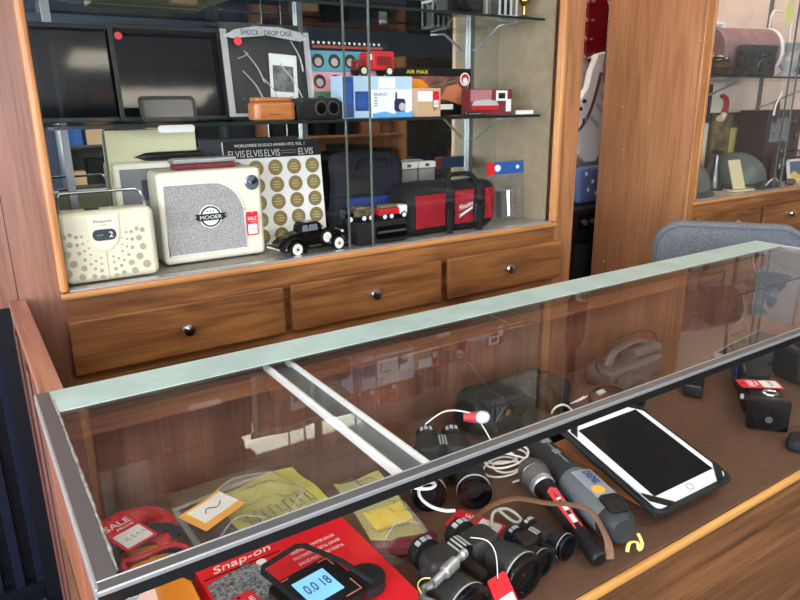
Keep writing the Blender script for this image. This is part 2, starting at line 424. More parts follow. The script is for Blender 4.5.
# ---------------------------------------------------------------- right wall cabinet
cb2 = thing('display_cabinet', 'right-hand wooden wall cabinet full of antiques beside a scuffed wood side panel', 'display cabinet', (0, 0, 0), group='wooden wall cabinets')
MB().box(2.53, 2.548, FY, 2.14, 0, 2.5).build('side_panel', WPAN, cb2)
MB().box(2.549, 2.598, FY-.004, FY+.03, 0, 2.5, bev=.004).build('stile', WTRIMZ, cb2)
MB().box(4.55, 4.62, FY, FY+.03, 0, 2.5).build('stile', WZ, cb2)
mb = MB(); mb.box(2.598, 4.55, FY, FY+.03, .96, ZD-.016); mb.box(2.598, 4.55, FY, FY+.03, .70, .842); mb.box(2.598, 4.55, FY+.012, FY+.03, .842, .96); mb.box(2.598, 4.55, FY+.012, FY+.03, 0, .7)
mb.build('drawer_rail', WX, cb2)
MB().box(2.596, 4.56, FY-.014, FY+.02, ZD-.016, ZD+.002, bev=.007).build('sill_moulding', WTRIM, cb2)
MB().box(2.598, 2.612, FY-.008, FY+.02, ZD+.003, 2.3, bev=.005).build('side_moulding', WTRIMZ, cb2)
MB().box(2.598, 4.55, FY, FY+.03, 2.3, 2.5).build('head_rail', WX, cb2)
for (a, b, kx) in ((2.62, 3.118, 2.89), (3.15, 3.62, 3.36), (3.65, 4.12, 3.885)): drawer(cb2, a, b, .838, .972, FY, kx, .922)
mb = MB(); mb.box(2.549, 4.62, 2.12, 2.14, 0, 2.5); mb.box(4.6, 4.62, FY+.03, 2.12, 0, 2.5); mb.box(2.549, 4.6, FY+.03, 2.12, 2.47, 2.5); mb.build('carcass', WZ, cb2)
mb = MB(); mb.box(2.549, 4.6, 2.105, 2.119, ZD, 2.46); mb.box(2.5485, 2.552, FY+.032, 2.105, ZD, 2.46); mb.box(4.59, 4.599, FY+.032, 2.105, ZD, 2.46)
mb.build('lining', plain('pinkish lining', (214, 198, 186), .75, noise=.03, nscale=8), cb2)
MB().box(2.552, 4.59, FY+.03, 2.105, ZD-.03, ZD).build('deck', plain('pale deck', (200, 190, 172), .6), cb2)
for (a, b, y) in ((2.613, 3.30, FY+.002), (3.255, 4.54, FY+.012)):
    d = MB().box(a, b, y, y+.005, ZD+.007, 2.3).build('glass_door', GLASS, cb2)
    e = a if a > 3 else b
    MB().box(e-.0028, e+.0028, y-.0004, y+.0054, ZD+.007, 2.3).build('polished_edge', GEDGE, d)
MB().box(2.613, 4.54, FY-.001, FY+.024, ZD, ZD+.006).build('door_track', ALU, cb2)
for x in (3.02, 3.75):
    MB().box(x-.009, x+.009, 2.09, 2.104, ZD+.02, 2.4).build('shelf_standard', DALU, cb2)
    MB().tube([(x, 2.09, ZM+.0), (x, 2.05, ZM+.01), (x, 1.80, ZM+.118)], .005, 6).build('shelf_bracket', ALU, cb2)
MB().cyl((2.75, 1.78, 2.44), (4.4, 1.78, 2.44), .014, seg=12).build('added_strip_light', lamp('added strip light', (255, 240, 225), 22), cb2)  # unseen tube added to brighten the inside of the right cabinet
ZR = 1.555
shelf(ZR, 'glass shelf holding a mauve drum in the right cabinet', 2.62, 4.5, 1.715, 2.085)

# ---------------------------------------------------------------- glass counter
CX0, CX1, CY0, CY1 = .045, 2.01, .568, 1.075
ctr = thing('showcase_counter', 'glass topped shop counter with brown vinyl floor and wood front', 'display counter', (0, 0, 0))
mb = MB(); mb.box(CX0, CX1, .5035, CY1, 0, ZF-.012); mb.build('base', WBASE, ctr)
MB().box(CX0, CX1, .491, .503, 0, ZF-.0125, bev=.003).build('front_panel', WBASE, ctr)
mb = MB(); mb.box(CX0, CX1, .4885, .4995, ZF-.012, ZF+.001, bev=.004); mb.build('lip_moulding', WEDGE, ctr)
MB().box(CX0+.012, CX1-.012, .5, CY1-.022, ZF-.0118, ZF-.0005).build('vinyl_floor', VINYL, ctr)
# sloping front pane
g = MB(); g.prism([(.5005, ZF+.001), (.505, ZF+.001), (CY0+.0105, ZG-.014), (CY0+.0055, ZG-.014)], CX0+.02, CX1-.014, m=Matrix(((0, 0, 1, 0), (1, 0, 0, 0), (0, 1, 0, 0), (0, 0, 0, 1))))
g.build('front_pane', glass('front pane glass', tint=(.97, .985, .98), ior=1.5), ctr)
MB().box(CX0+.004, CX1-.004, CY0+.002, CY1, ZG-.0075, ZG).build('top_pane', GLASS, ctr)
def rail(name, mat, *bx):
    q = MB()
    for b in bx: q.box(*b, bev=.0012)
    return q.build(name, mat, ctr)
rail('front_rail', DALU, (CX0-.002, CX1+.002, CY0-.003, CY0+.010, ZG+.0004, ZG+.003))
rail('edge_highlight', ALU, (CX0-.002, CX1+.002, CY0-.0055, CY0-.003, ZG-.002, ZG+.0036)); rail('edge_highlight', ALU, (CX0-.002, CX1+.002, CY0+.0102, CY0+.0122, ZG+.0003, ZG+.0034))  # paler metal lips stand in for highlights along the rail edges
rail('black_gasket', BLACK, (CX0-.002, CX1+.002, CY0-.003, CY0+.0015, ZG-.016, ZG-.0002), (CX0, CX1, CY0+.0015, CY0+.012, ZG-.016, ZG-.0085))
rail('left_rail', DALU, (CX0-.002, CX0+.018, CY0+.0125, CY1-.0, ZG+.0004, ZG+.003))
rail('rail_edge', ALU, (CX0-.0035, CX0+.0002, CY0, CY1, ZG-.016, ZG+.0034))
rail('right_rail', ALU, (CX1-.004, CX1+.002, CY0+.0125, CY1, ZG-.016, ZG+.003))
q = MB(); random.seed(3)
pts = [(CX0+.0195+random.uniform(-.0005, .0005), CY0+.02+i*.0125, ZG+.0012) for i in range(37)]
q.tube(pts, [random.uniform(.0012, .0026) for _ in pts], 6); q.build('sealant_bead', plain('clear sealant', (138, 136, 132), .35, noise=.2, nscale=90), ctr)
mb = MB(); mb.box(CX0+.001, CX0+.013, .5136, CY1-.022, ZF-.001, ZG-.0165); mb.build('end_panel', wood('reddish end wood', (122, 66, 46), (156, 92, 64), 'Z'), ctr)
mb = MB(); mb.box(CX1-.012, CX1-.006, .53, CY1-.02, ZF, ZG-.0165); mb.build('end_pane', GLASS, ctr)
mb = MB(); mb.box(CX0, CX1, CY1-.02, CY1, ZF-.012, ZG-.034); mb.build('back_panel', WDARK, ctr)
MB().box(CX0+.014, CX1-.013, CY1-.046, CY1-.0205, .974, ZG-.034, bev=.002).build('header_rail', WRAIL, ctr)
MB().box(CX0+.014, CX1-.005, .992, CY1+.001, ZG+.0002, ZG+.0024, bev=.0006).build('rear_ledge', MINT, ctr)
for x in (.391, .432):
    q = MB(); q.box(x-.0042, x+.0042, CY0+.016, 1.028, ZG-.0225, ZG-.0095, bev=.003); q.build('support_bar', plain('white enamel bar', (225, 225, 222), .25), ctr)
MB().box(.3955, .4275, CY0+.018, .996, ZG-.018, ZG-.0155).build('bar_plate', DALU, ctr)

# side gate between counter and cabinet
gate = thing('counter_gate', 'narrow reddish wood partition joining counter end to the wall cabinet', 'partition', (0, 0, 0))
mb = MB(); mb.box(.052, .080, CY1+.002, FY-.003, .0, ZG-.012); mb.build('panel', wood('gate wood', (100, 60, 48), (128, 84, 70), 'Z'), gate)
MB().box(.049, .084, CY1+.002, FY-.003, ZG-.0115, ZG+.001, bev=.003).build('cap', WY, gate)
for y in (1.12, 1.36, 1.6):
    MB().box(.047, .0515, y-.03, y+.03, 0, ZG-.05, bev=.002).build('moulding', wood('gate moulding', (90, 54, 46), (116, 74, 64), 'Z'), gate)

# dark rack seen past the counter's left end
rk = thing('metal_rack', 'black slatted metal rack standing left of the counter gate', 'rack', (-.16, 2.02, 0))
BLK = plain('blue black metal', (14, 17, 27), .35, .3)
for x in (-.2, .2): MB().box(x-.02, x+.02, -.02, .02, 0, 1.0).build('post', BLK, rk)
for k in range(7):
    MB().box(-.17+k*.055, -.145+k*.055, -.008, .008, .08, .98, bev=.003).build('slat', plain('slate metal slat', (30, 36, 54), .3, .5), rk)
for z in (.06, .985): MB().box(-.22, .22, -.015, .015, z, z+.025).build('cross_bar', BLK, rk)
MB().box(-.22, .22, .02, .03, 0, 1.0).build('back_sheet', BLK, rk)
for s in (-1, 1): MB().box(s*.2-.025, s*.2+.025, -.15, .15, 0, .03).build('foot', BLK, rk)

# office chair in the aisle behind the counter
ch = thing('office_chair', 'grey fabric swivel chair with piped backrest behind the counter', 'chair', (2.33, 1.385, 0), (0, 0, math.radians(-51)))
# backrest: local x across, seat towards +y
def slab(w, h, r, d, curve, inset=0):
    t = MB(); pol = rrect(w-inset, h-inset, r)
    return t.prism(pol, -d/2, d/2, bev=.018, seg=4, m=TR(0, -.235, .81) @ STAND)
bk = slab(.48, .50, .09, .06, 0).build('backrest', CHAIRF, ch)
for v in bk.data.vertices: v.co.y += .35*v.co.x**2
pp = [(x*.955, -.268+.35*(x*.955)**2, .81+y*.955) for x, y in rrect(.48, .50, .09)]
MB().tube(pp, .0035, 6, closed=True).build('piping', plain('grey piping', (92, 94, 100), .8), bk)
st = MB().prism(rrect(.44, .42, .1), .44, .52, bev=.025, seg=3); st.build('seat', CHAIRF, ch)
MB().box(-.03, .03, -.235, -.215, .40, .70).build('back_bracket', BLACK, ch)
mb = MB(); mb.box(-.03, .03, -.23, .05, .40, .425); mb.cyl((0, 0, .1), (0, 0, .43), .03); mb.build('gas_post', BLACK, ch)
mb = MB()
for k in range(5):
    a = 2*PI*k/5+.3; mb.tube([(0, 0, .11), (.2*math.cos(a), .2*math.sin(a), .075)], .018, 8)
mb.build('star_base', BLACK, ch)
for k in range(5):
    a = 2*PI*k/5+.3; c = (.2*math.cos(a), .2*math.sin(a))
    MB().cyl((c[0]-.012, c[1], .028), (c[0]+.012, c[1], .028), .027).build('caster', BLACK, ch)

# shelving on the far side of the shop, seen only in the cabinet mirror
def bookcase(lab, x, w, wd, seed):
    t = thing('shelving_unit', lab, 'shelving unit', (x, -4.72, 0))
    for s in (-1, 1): MB().box(s*w/2-.02, s*w/2+.02, -.18, .18, 0, 2.1).build('upright', wd, t)
    for z in (.1, .55, 1.0, 1.45, 1.9): MB().box(-w/2+.02, w/2-.02, -.18, .18, z, z+.03).build('shelf_board', wd, t)
    MB().box(-w/2+.02, w/2-.02, -.19, -.18, 0, 2.1).build('back', wd, t)
    r = random.Random(seed)
    for z in (.13, .58, 1.03, 1.48):
        px = x-w/2+.06
        while px < x+w/2-.3:
            bw, bh = r.uniform(.14, .3), r.uniform(.15, .34)
            o = thing('stock_box', 'stock box on shelving across the shop', 'box', (px+bw/2, -4.70, z+.001), group='stock boxes across the shop')
            c = r.choice((MAROON, NAVY, BROWN, DGREY, BLUE, BLACK, BLACK, BLACK, TAN))
            MB().box(-bw/2, bw/2, -.12, .12, 0, bh).build('carton', c, o)
            px += bw+r.uniform(.03, .2)
bookcase('dark shelving unit across the shop by the front window', 2.0, 1.9, DGREY, 1)
bookcase('wooden shelving unit across the shop, reflected in the mirror', 4.6, 2.2, WZ, 2)
bookcase('black shelving unit across the shop at its far end', 7.3, 2.2, BLACK, 3)
# ---------------------------------------------------------------- goods in the left cabinet, deck
S4 = 'STAND'
# radio -------------------------------------------------------------
t = thing('radio', 'cream portable radio with a chrome carrying handle beside the amplifier', 'radio', (.286, 1.722, ZD+.0005)); t.scale = (.99, 1, 1.04)
mb = MB(); mb.box(-.112, .112, 0, .075, .004, .172, bev=.018, seg=4); body = mb.build('body', CREAM, t)
pan = MB().prism([(-.036, .085), (.036, .085), (.036, .04), (.028, .016), (.012, .003), (0, 0), (-.012, .003), (-.028, .016), (-.036, .04)], 0, .003, bev=.001, m=TR(-.012, -.0005, .078) @ STAND).build('dial_panel', plain('pale cream panel', (232, 226, 204), .4), t)
win = MB().prism(rrect(.054, .026, .012), 0, .003, m=TR(-.012, -.003, .116) @ STAND).build('dial_window', plain('smoked window', (58, 60, 72), .2), t)
text('2', .009, .013, WHITE, win, (.003, -.0062, .116), SR)
text('....', .014, .002, LGREY, win, (-.022, -.0062, .116), SR)
text('Panasonic', .042, .007, INK, pan, (-.012, -.0037, .148), SR)
text('Transistor', .022, .004, GREYINK, pan, (-.012, -.0037, .139), SR)
h = MB()
for sx in (-1, 1):
    for k, (dx, zz, r) in enumerate(((.014, .062, .0028), (.026, .056, .0032), (.038, .05, .0036), (.014, .048, .003), (.03, .038, .0042), (.05, .062, .0042), (.06, .078, .0048), (.048, .082, .0032), (.036, .072, .003), (.062, .098, .0044), (.05, .1, .003), (.038, .088, .0024), (.016, .032, .0045), (.034, .02, .0058), (.054, .042, .0072), (.075, .055, .0085), (.085, .078, .0078), (.078, .1, .007), (.088, .118, .0058), (.062, .116, .0042), (.05, .116, .0032), (.016, .016, .0055), (.06, .022, .008), (.09, .034, .0098), (.075, .122, .005), (.038, .104, .002))):
        zz += .0
        h.cyl((-.012+sx*dx*1.02, -.0001, zz), (-.012+sx*dx*1.02, -.0012, zz), r, seg=12)
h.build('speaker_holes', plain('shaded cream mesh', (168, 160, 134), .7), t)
MB().cyl((-.012, 0, .004), (-.012, -.0008, .075), .0006, seg=6).build('seam', GREYINK, t)
MB().tube([(-.1, .03, .165), (-.1, .032, .205), (-.092, .032, .212), (.078, .032, .212), (.088, .032, .206), (.095, .03, .188), (.1, .03, .165)], .0034, 8, flat=1).build('handle', CHROME, t)
MB().box(-.045, -.012, .02, .035, .172, .177, bev=.002).build('button', BLACK, t)
# amplifier -------------------------------------------------------------
t = thing('guitar_amplifier', 'cream guitar amplifier with grey grille cloth and round badge', 'amplifier', (.569, 1.787, ZD+.0005))
MB().box(-.1425, .1425, 0, .115, .006, .252, bev=.014, seg=4).build('cabinet', CREAMV, t)
for x in (-.11, .11):
    for y in (.03, .09): MB().cyl((x, y, 0), (x, y, .007), .01).build('foot', BLACKR, t)
W_, H_ = .216, .188
pol = [(-W_/2, -H_/2), (W_/2, -H_/2)]+[(W_/2-.085*(1-math.cos(a)), H_/2-.095*(1-math.sin(a))) for a in [PI/2*k/8 for k in range(9)]]+[(-W_/2, H_/2)]
g = MB().prism(pol, 0, .003, m=TR(-.022, .001, .124) @ STAND).build('grille_cloth', plain('grey grille cloth', (150, 148, 146), .85, noise=.3, nscale=420), t)
MB().tube([(x-.022, -.002, z+.124) for x, z in pol], .0022, 6, closed=True).build('grille_piping', WHITE, g)
bd = MB(); bd.prism(circ(.031, 28), 0, .003, mi=0, m=TR(-.012, -.0015, .128) @ STAND); bd.prism(circ(.0285, 28), .003, .0035, mi=1, m=TR(-.012, -.0015, .128) @ STAND)
bd.prism(circ(.024, 28), .0035, .004, mi=0, m=TR(-.012, -.0015, .128) @ STAND)
bd.prism([(-.043, -.002), (-.034, -.01), (.034, -.01), (.043, -.002), (.037, .001), (.043, .008), (-.043, .008), (-.037, .001)], .004, .0055, mi=1, m=TR(-.012, -.0015, .128) @ STAND)
bdo = bd.build('badge', [WHITE, INK], g)
text('MOOER', .06, .010, WHITE, bdo, (-.012, -.0073, .127), SR)
for k in (-1, 0, 1): MB().cyl((-.012+k*.008, -.0054, .143), (-.012+k*.008, -.006, .143), .002, seg=8).build('badge_dot', INK, bdo)
k = MB(); k.lathe([(.0205, 0), (.0205, .003), (.017, .006), (.008, .006), (.008, .012), (0, .012)], 24, m=TR(.112, 0, .211) @ RX(PI/2)); ko = k.build('volume_knob', plain('silver blue knob', (150, 156, 172), .25, .7), t)
MB().box(-.004, .016, -.014, -.006, -.005, .006, bev=.003, m=TR(.112, 0, .211) @ RY(-.6)).build('pointer', BLACK, ko)
MB().box(-.06, .06, .115, .118, .06, .19).build('back_plate', DGREY, t)
sale_tag('red sale tag hanging on the front of the cream amplifier', (.673, 1.7815, ZD+.098), SR, .033, .066, string=[(0, .027, .002), (.003, .06, .002), (.008, .086, .003)])
t = thing('speaker_box', 'grey box with cream rounded frame half hidden behind the cream amplifier', 'speaker', (.50, 1.922, ZD+.0005))
MB().box(-.155, .10, -.014, .014, 0, .272, bev=.012, seg=3).build('frame', CREAMV, t)
MB().box(-.138, .085, -.0155, -.0142, .02, .255, bev=.0004).build('grey_panel', plain('mid grey panel', (120, 122, 124), .6), t)
MB().box(-.085, -.045, -.0165, -.0156, .17, .225).build('dark_port', plain('dark slate', (48, 52, 66), .5), t)
t = thing('cream_board', 'pale cream board standing behind the grey speaker box', 'board', (.485, 1.952, ZD+.0005))
MB().box(-.14, .10, -.006, .006, 0, .355, bev=.001).build('board', plain('pale cream board', (226, 222, 182), .6), t)
t = thing('soldering_pen', 'black pen-shaped tool lying on top of the grey speaker box', 'tool', (.505, 1.922, ZD+.2735), (0, 0, .02))
MB().lathe([(.0, -.1), (.003, -.09), (.010, -.07), (.0115, -.05), (.0115, .08), (.009, .085), (0, .085)], 16, m=TR(0, 0, .012) @ RY(PI/2)).build('handle', BLACK, t)
t = thing('harmonica', 'grey topped maroon harmonica lying on top of the cream amplifier', 'harmonica', (.568, 1.842, ZD+.2535), (0, 0, .05))
MB().box(-.085, .085, -.022, .022, 0, .014, bev=.004).build('comb', MAROON, t)
MB().box(-.09, .09, -.024, .024, .0145, .029, bev=.008).build('cover_plate', plain('silver grey cover', (172, 174, 174), .35, .4), t)
# gold-disc record sleeve -------------------------------------------------------------
t = thing('record_sleeve', 'white record box printed with rows of gold discs and black header', 'record sleeve', (.814, 1.906, ZD+.0035), (math.radians(-5), 0, 0))
MB().box(-.156, .156, 0, .014, 0, .312, bev=.001).build('sleeve', PAPER, t)
hd = MB().box(-.156, .156, -.0012, -.0002, .262, .312).build('header_band', INK, t)
text('WORLDWIDE 50 GOLD AWARD HITS, VOL. 1', .225, .0095, WHITE, hd, (-.01, -.0016, .299), SR)
for k, x in enumerate((-.118, -.062, -.006, .105)): text('ELVIS', .05, .02, plain('pale ink', (206, 204, 196), .6), hd, (x, -.0016, .276), SR)
for z in (.281, .274): text('.................', .05, .0015, LGREY, hd, (.048, -.0016, z), SR)
for r in range(5):
    for c in range(5):
        d = MB(); d.cyl((-.124+c*.062, -.0003, .232-r*.0515), (-.124+c*.062, -.0012, .232-r*.0515), .0235, seg=28)
        do = d.build('gold_disc', GOLD, t)
        q = MB()
        for w_, dz in ((.018, .008), (.026, 0), (.02, -.008)): q.box(-.124+c*.062-w_/2, -.124+c*.062+w_/2, -.0015, -.0013, .232-r*.0515+dz-.0012, .232-r*.0515+dz+.0012)
        q.build('disc_print', plain('disc print', (206, 192, 140), .5), do)
t = thing('record_sleeve', 'black backed record case peeking out left behind the gold-disc record box', 'record sleeve', (.752, 1.954, ZD+.001), (0, 0, 0))
MB().box(-.156, .156, 0, .012, 0, .322, bev=.003).build('case', plain('charcoal case', (50, 51, 54), .5), t)
MB().box(-.156, .156, .0122, .0132, .0, .30).build('back_cover', plain('cream back cover', (226, 220, 176), .7), t)
# black model coupe -------------------------------------------------------------
t = thing('toy_car', 'black vintage model coupe with white wheel rings in front of gold-disc box', 'toy car', (.838, 1.753, ZD+.0005), (0, 0, math.radians(6))); t.scale = (.95, .9, 1)
CARB = plain('car black', (14, 14, 15), .12)
side = [(-.115, .022), (-.128, .034), (-.118, .046), (-.085, .06), (-.05, .067), (-.046, .082), (-.035, .092), (.012, .092), (.024, .085), (.03, .066), (.085, .06), (.098, .054), (.102, .022)]
MB().prism(side, -.026, .026, bev=.006, m=TR(0, 0, 0) @ STAND).build('body', CARB, t)
for (a, b) in ((-.022, .006), (-.044, -.028)):
    for s in (-1, 1): MB().prism([(a, .067), (b+.006, .067), (b+.003, .085), (a+.003, .085)], -.0006, .0006, m=TR(0, s*.0263, 0) @ STAND).build('side_window', plain('car window', (110, 116, 120), .1), t)
MB().box(.026, .0275, -.02, .02, .066, .083, m=TR(0, 0, 0)).build('windscreen', plain('car window', (110, 116, 120), .1), t)
for s in (-1, 1):
    for cx in (-.072, .078):
        f = MB(); pp = []
        for q in range(-2, 11):
            a = PI*q/10*1.0; pp.append((cx-.0+.031*math.cos(a)*(1.25 if (cx > 0) == (a < PI/2) else 1.15), s*.034, .022+.028*math.sin(a)))
        f.tube(pp, .012, 8, flat=.35); f.build('fender', CARB, t)
        w = MB(); w.cyl((cx, s*.028, .021), (cx, s*.042, .021), .021, seg=24, mi=0); w.cyl((cx, s*.0415, .021), (cx, s*.0428, .021), .0165, seg=24, mi=1); w.cyl((cx, s*.0425, .021), (cx, s*.0432, .021), .009, seg=20, mi=2); w.cyl((cx, s*.0425, .021), (cx, s*.045, .021), .0035, seg=12, mi=0)
        w.build('wheel', [BLACKR, WHITE, CREAM], t)
    w = MB(); w.cyl((.036, s*.03, .044), (.036, s*.040, .044), .0185, seg=24, mi=0); w.cyl((.036, s*.0395, .044), (.036, s*.041, .044), .0145, seg=24, mi=1); w.cyl((.036, s*.0405, .044), (.036, s*.042, .044), .008, seg=16, mi=2)
    w.build('spare_wheel', [BLACKR, WHITE, CREAM], t)
    MB().box(-.05, .05, s*.036-.009, s*.036+.009, .016, .02, bev=.001).build('running_board', CARB, t)
    MB().ball((.108, s*.017, .05), .0075).build('headlamp', CHROME, t)
MB().box(.112, .117, -.042, .042, .018, .025, bev=.002).build('front_bumper', CHROME, t)
MB().box(-.134, -.130, -.038, .038, .022, .029, bev=.002).build('rear_bumper', CHROME, t)
MB().box(.101, .104, -.014, .014, .022, .056, bev=.001).build('radiator_grille', CHROME, t)
# dark duffel, black case, small toys -------------------------------------------------------------
def softbag(w, d, h, rnd=.04, sag=.012, seed=1):
    rr = random.Random(seed); t = bmesh.new(); bmesh.ops.create_cube(t, size=1)
    t.transform(Matrix.Diagonal((w, d, h, 1)))
    bmesh.ops.bevel(t, geom=t.edges[:], offset=rnd, segments=4, affect='EDGES', profile=.5)
    bmesh.ops.subdivide_edges(t, edges=[e for e in t.edges if e.calc_length() > .05], cuts=3, use_grid_fill=True)
    ph = [rr.uniform(0, 6) for _ in range(6)]
    for v in t.verts:
        x, y, z = v.co
        k = sag*(math.sin(22*x+ph[0])*math.sin(17*z+ph[1])+.6*math.sin(41*x+ph[2]+9*y)*math.sin(33*z+ph[3]))
        v.co.y += k; v.co.x += .5*sag*math.sin(30*z+ph[4]); 
        if z > 0: v.co.z += .9*sag*math.sin(19*x+ph[5])*(z/h*2)
        v.co.z = max(v.co.z, -h/2)
    t.transform(TR(0, 0, h/2))
    return t
t = thing('duffel_bag', 'dark navy soft bag standing behind the black case and small toy trucks', 'bag', (1.125, 1.915, ZD+.001))
mb = MB(); mb.add(softbag(.265, .082, .265, .04, .006, 4)); mb.build('body', NAVY, t)
MB().box(-.10, .10, -.0485, -.044, .075, .125, bev=.002).build('blue_band', plain('royal blue cloth', (24, 58, 128), .7), t)
MB().tube([(-.07, -.042, .21), (-.05, -.046, .25), (.05, -.046, .25), (.07, -.042, .21)], .007, 8, smooth=4).build('handle', BLACKF, t)
t = thing('equipment_case', 'low black ridged case under toy trucks beside red tool bag', 'case', (1.072, 1.765, ZD+.001)); t.scale = (.93, 1, 1)
MB().box(-.096, .096, -.04, .035, 0, .072, bev=.006).build('body', BLACKR, t)
MB().prism(rrect(.12, .04, .01), 0, .004, m=TR(.03, -.0405, .034) @ STAND).build('front_plate', BLACKG, t)
MB().tube([(-.025, -.046, .036), (.085, -.046, .036)], .004, 6).build('handle_bar', DGREY, t)
def toytruck(name, label, loc, rot, cols, L=.12):
    t = thing(name, label, 'toy truck', loc, rot)
    MB().box(-L/2, L*.2, -.018, .018, .014, .034, bev=.003).build('bed', cols[0], t)
    MB().box(L*.2, L*.5, -.018, .018, .012, .04, bev=.005).build('cab', cols[1], t)
    MB().box(-L*.45, L*.15, -.014, .014, .0345, .045, bev=.004).build('load', cols[2], t)
    for x in (-L*.36, -L*.12, L*.34):
        for s in (-1, 1):
            w = MB(); w.cyl((x, s*.013, .0105), (x, s*.021, .0105), .0105, seg=16, mi=0); w.cyl((x, s*.0205, .0105), (x, s*.0218, .0105), .007, seg=14, mi=1); w.build('wheel', [BLACKR, WHITE], t)
    return t
toytruck('toy_truck', 'small red and white toy truck with white wheels on the black case', (1.112, 1.742, ZD+.0735), (0, 0, .05), (REDP, WHITE, plain('olive load', (110, 96, 60), .7)), .105)
toytruck('toy_truck', 'small camouflage brown toy truck on the left end of black case', (.999, 1.755, ZD+.0735), (0, 0, PI-.05), (plain('toy camo', (86, 72, 52), .6, noise=.5, nscale=120), CARB, plain('toy camo', (86, 72, 52), .6)), .10)
# red and black tool bag -------------------------------------------------------------
t = thing('tool_bag', 'red and black cloth tool bag with white script lettering', 'tool bag', (1.357, 1.80, ZD+.001), (0, 0, .02)); t.scale = (1, .8, 1)
mb = MB(); mb.add(softbag(.385, .17, .165, .045, .005, 9)); mb.build('body', BLACKF, t)
def patch(name, x0, x1, z0, z1, y=-.0905, bul=.006, m=REDC):
    return MB().sheet(x0, x1, z0, z1, lambda u, v: bul*math.sin(PI*u)*math.sin(PI*v)+.0025*math.sin(9*u+5*v), 14, 10, .002, m=TR(0, y, 0) @ STAND).build(name, m, t)
patch('red_panel', -.165, -.045, .03, .135); pr = patch('red_panel', -.005, .075, .03, .14)
patch('red_panel', .125, .165, .035, .14, bul=.003); patch('grey_panel', .078, .12, .03, .09, bul=.003, m=plain('slate cloth', (70, 76, 92), .8))
text('Milwaukee', .06, .018, WHITE, pr, (.035, -.1015, .09), (PI/2, -.25, 0), shear=.3)
MB().prism([(.004, .058), (.066, .084), (.062, .078), (.068, .0785), (.006, .05), (.02, .06)], 0, .002, m=TR(0, -.0985, 0) @ STAND).build('lightning_stroke', WHITE, pr)
for x in (-.03, .10):
    MB().tube([(x, -.095, .0), (x, -.098, .06), (x, -.096, .13), (x+.01, -.075, .158), (x, -.02, .167)], .013, 8, flat=.25, smooth=3).build('strap', BLACKF, t)
MB().tube([(-.03, -.075, .155), (-.01, -.06, .185), (.03, -.05, .19), (.08, -.06, .185), (.10, -.075, .155)], .008, 8, smooth=4).build('carry_handle', BLACKF, t)
for (x, lab) in ((1.305, 'small white plastic gadget box behind the red tool bag, left of its pair'), (1.381, 'small white plastic gadget box behind the red tool bag, right of its pair')):
    t = thing('gadget_box', lab, 'gadget', (x, 1.935, ZD+.0005))
    MB().box(-.034, .034, -.012, .012, 0, .198, bev=.003).build('carton', plain('grey carton', (120, 118, 112), .7), t)
    MB().box(-.036, .036, -.017, .017, .1985, .222, bev=.006).build('lid', plain('off white lid', (205, 202, 192), .5), t)
    MB().box(-.012, .004, -.0185, -.0165, .205, .215).build('button', DGREY, t)
# blister pack -------------------------------------------------------------
t = thing('blister_pack', 'clear blister pack with chrome cylinder and red blue header card', 'blister pack', (1.648, 1.79, ZD+.003), (math.radians(-5), 0, 0))
MB().box(-.088, .092, .012, .0135, 0, .215, bev=.0005).build('backing', BLISTER, t)
hc = MB(); hc.box(-.086, .09, .009, .0115, .168, .211, mi=0); hc.box(-.086, -.05, .0085, .0118, .168, .211, mi=1); hc.build('header_card', [BLUE, RED], t)
mb = MB(); mb.ball((-.035, .0085, .19), .012, sc=(1.2, .15, 1)); mb.ball((.06, .0085, .19), .007, sc=(1.2, .2, 1)); mb.build('header_print', WHITE, t)
MB().box(-.05, .042, -.03, .011, .012, .12, bev=.008).build('blister', BLISTER, t)
MB().cyl((-.005, -.008, .018), (-.005, -.008, .112), .0165, seg=28, bev=.002).build('chrome_barrel', CHROME, t)
mb = MB(); mb.box(-.048, -.024, -.02, .008, .016, .11, bev=.003); mb.build('side_insert', plain('smoky insert', (96, 90, 86), .4), t)
mb = MB()
for z in (.045, .06, .075, .09): mb.tube([(.014, -.015, z), (.024, -.02, z+.003), (.036, -.016, z)], .0022, 6)
mb.build('copper_coil', plain('copper wire', (190, 110, 70), .35, .8), t)

# ---------------------------------------------------------------- goods on the middle shelf
zs = ZM+.001
def slate(name, label, cat, loc, rot, w, h, th, scr=BLACKG, dot=None):
    t = thing(name, label, cat, loc, rot)
    MB().prism(rrect(w, h, .012), 0, th, bev=.003, m=TR(0, th, h/2) @ STAND).build('body', BLACK, t)
    MB().prism(rrect(w-.022, h-.022, .004), 0, .0008, m=TR(0, .0001, h/2) @ STAND).build('screen', scr, t)
    if dot: MB().prism(circ(.0095, 20), 0, .0006, m=TR(dot[0], -.001, dot[1]) @ STAND).build('round_sticker', plain('red sticker', (232, 60, 66), .5), t)
    return t
slate('tablet', 'large black tablet with small round red sticker, leaning at the back', 'tablet', (.525, 1.885, zs+.003), (math.radians(-8), 0, 0), .292, .244, .012, dot=(-.122, .213))
slate('tablet', 'shiny black tablet half hidden by the left cabinet stile', 'tablet', (.292, 1.915, zs+.003), (math.radians(-6), 0, 0), .24, .24, .012)
slate('small_tablet', 'small dark grey tablet propped low before the large black tablet', 'tablet', (.475, 1.77, zs+.003), (math.radians(-18), 0, 0), .142, .066, .008, scr=plain('grey screen', (58, 62, 64), .25))
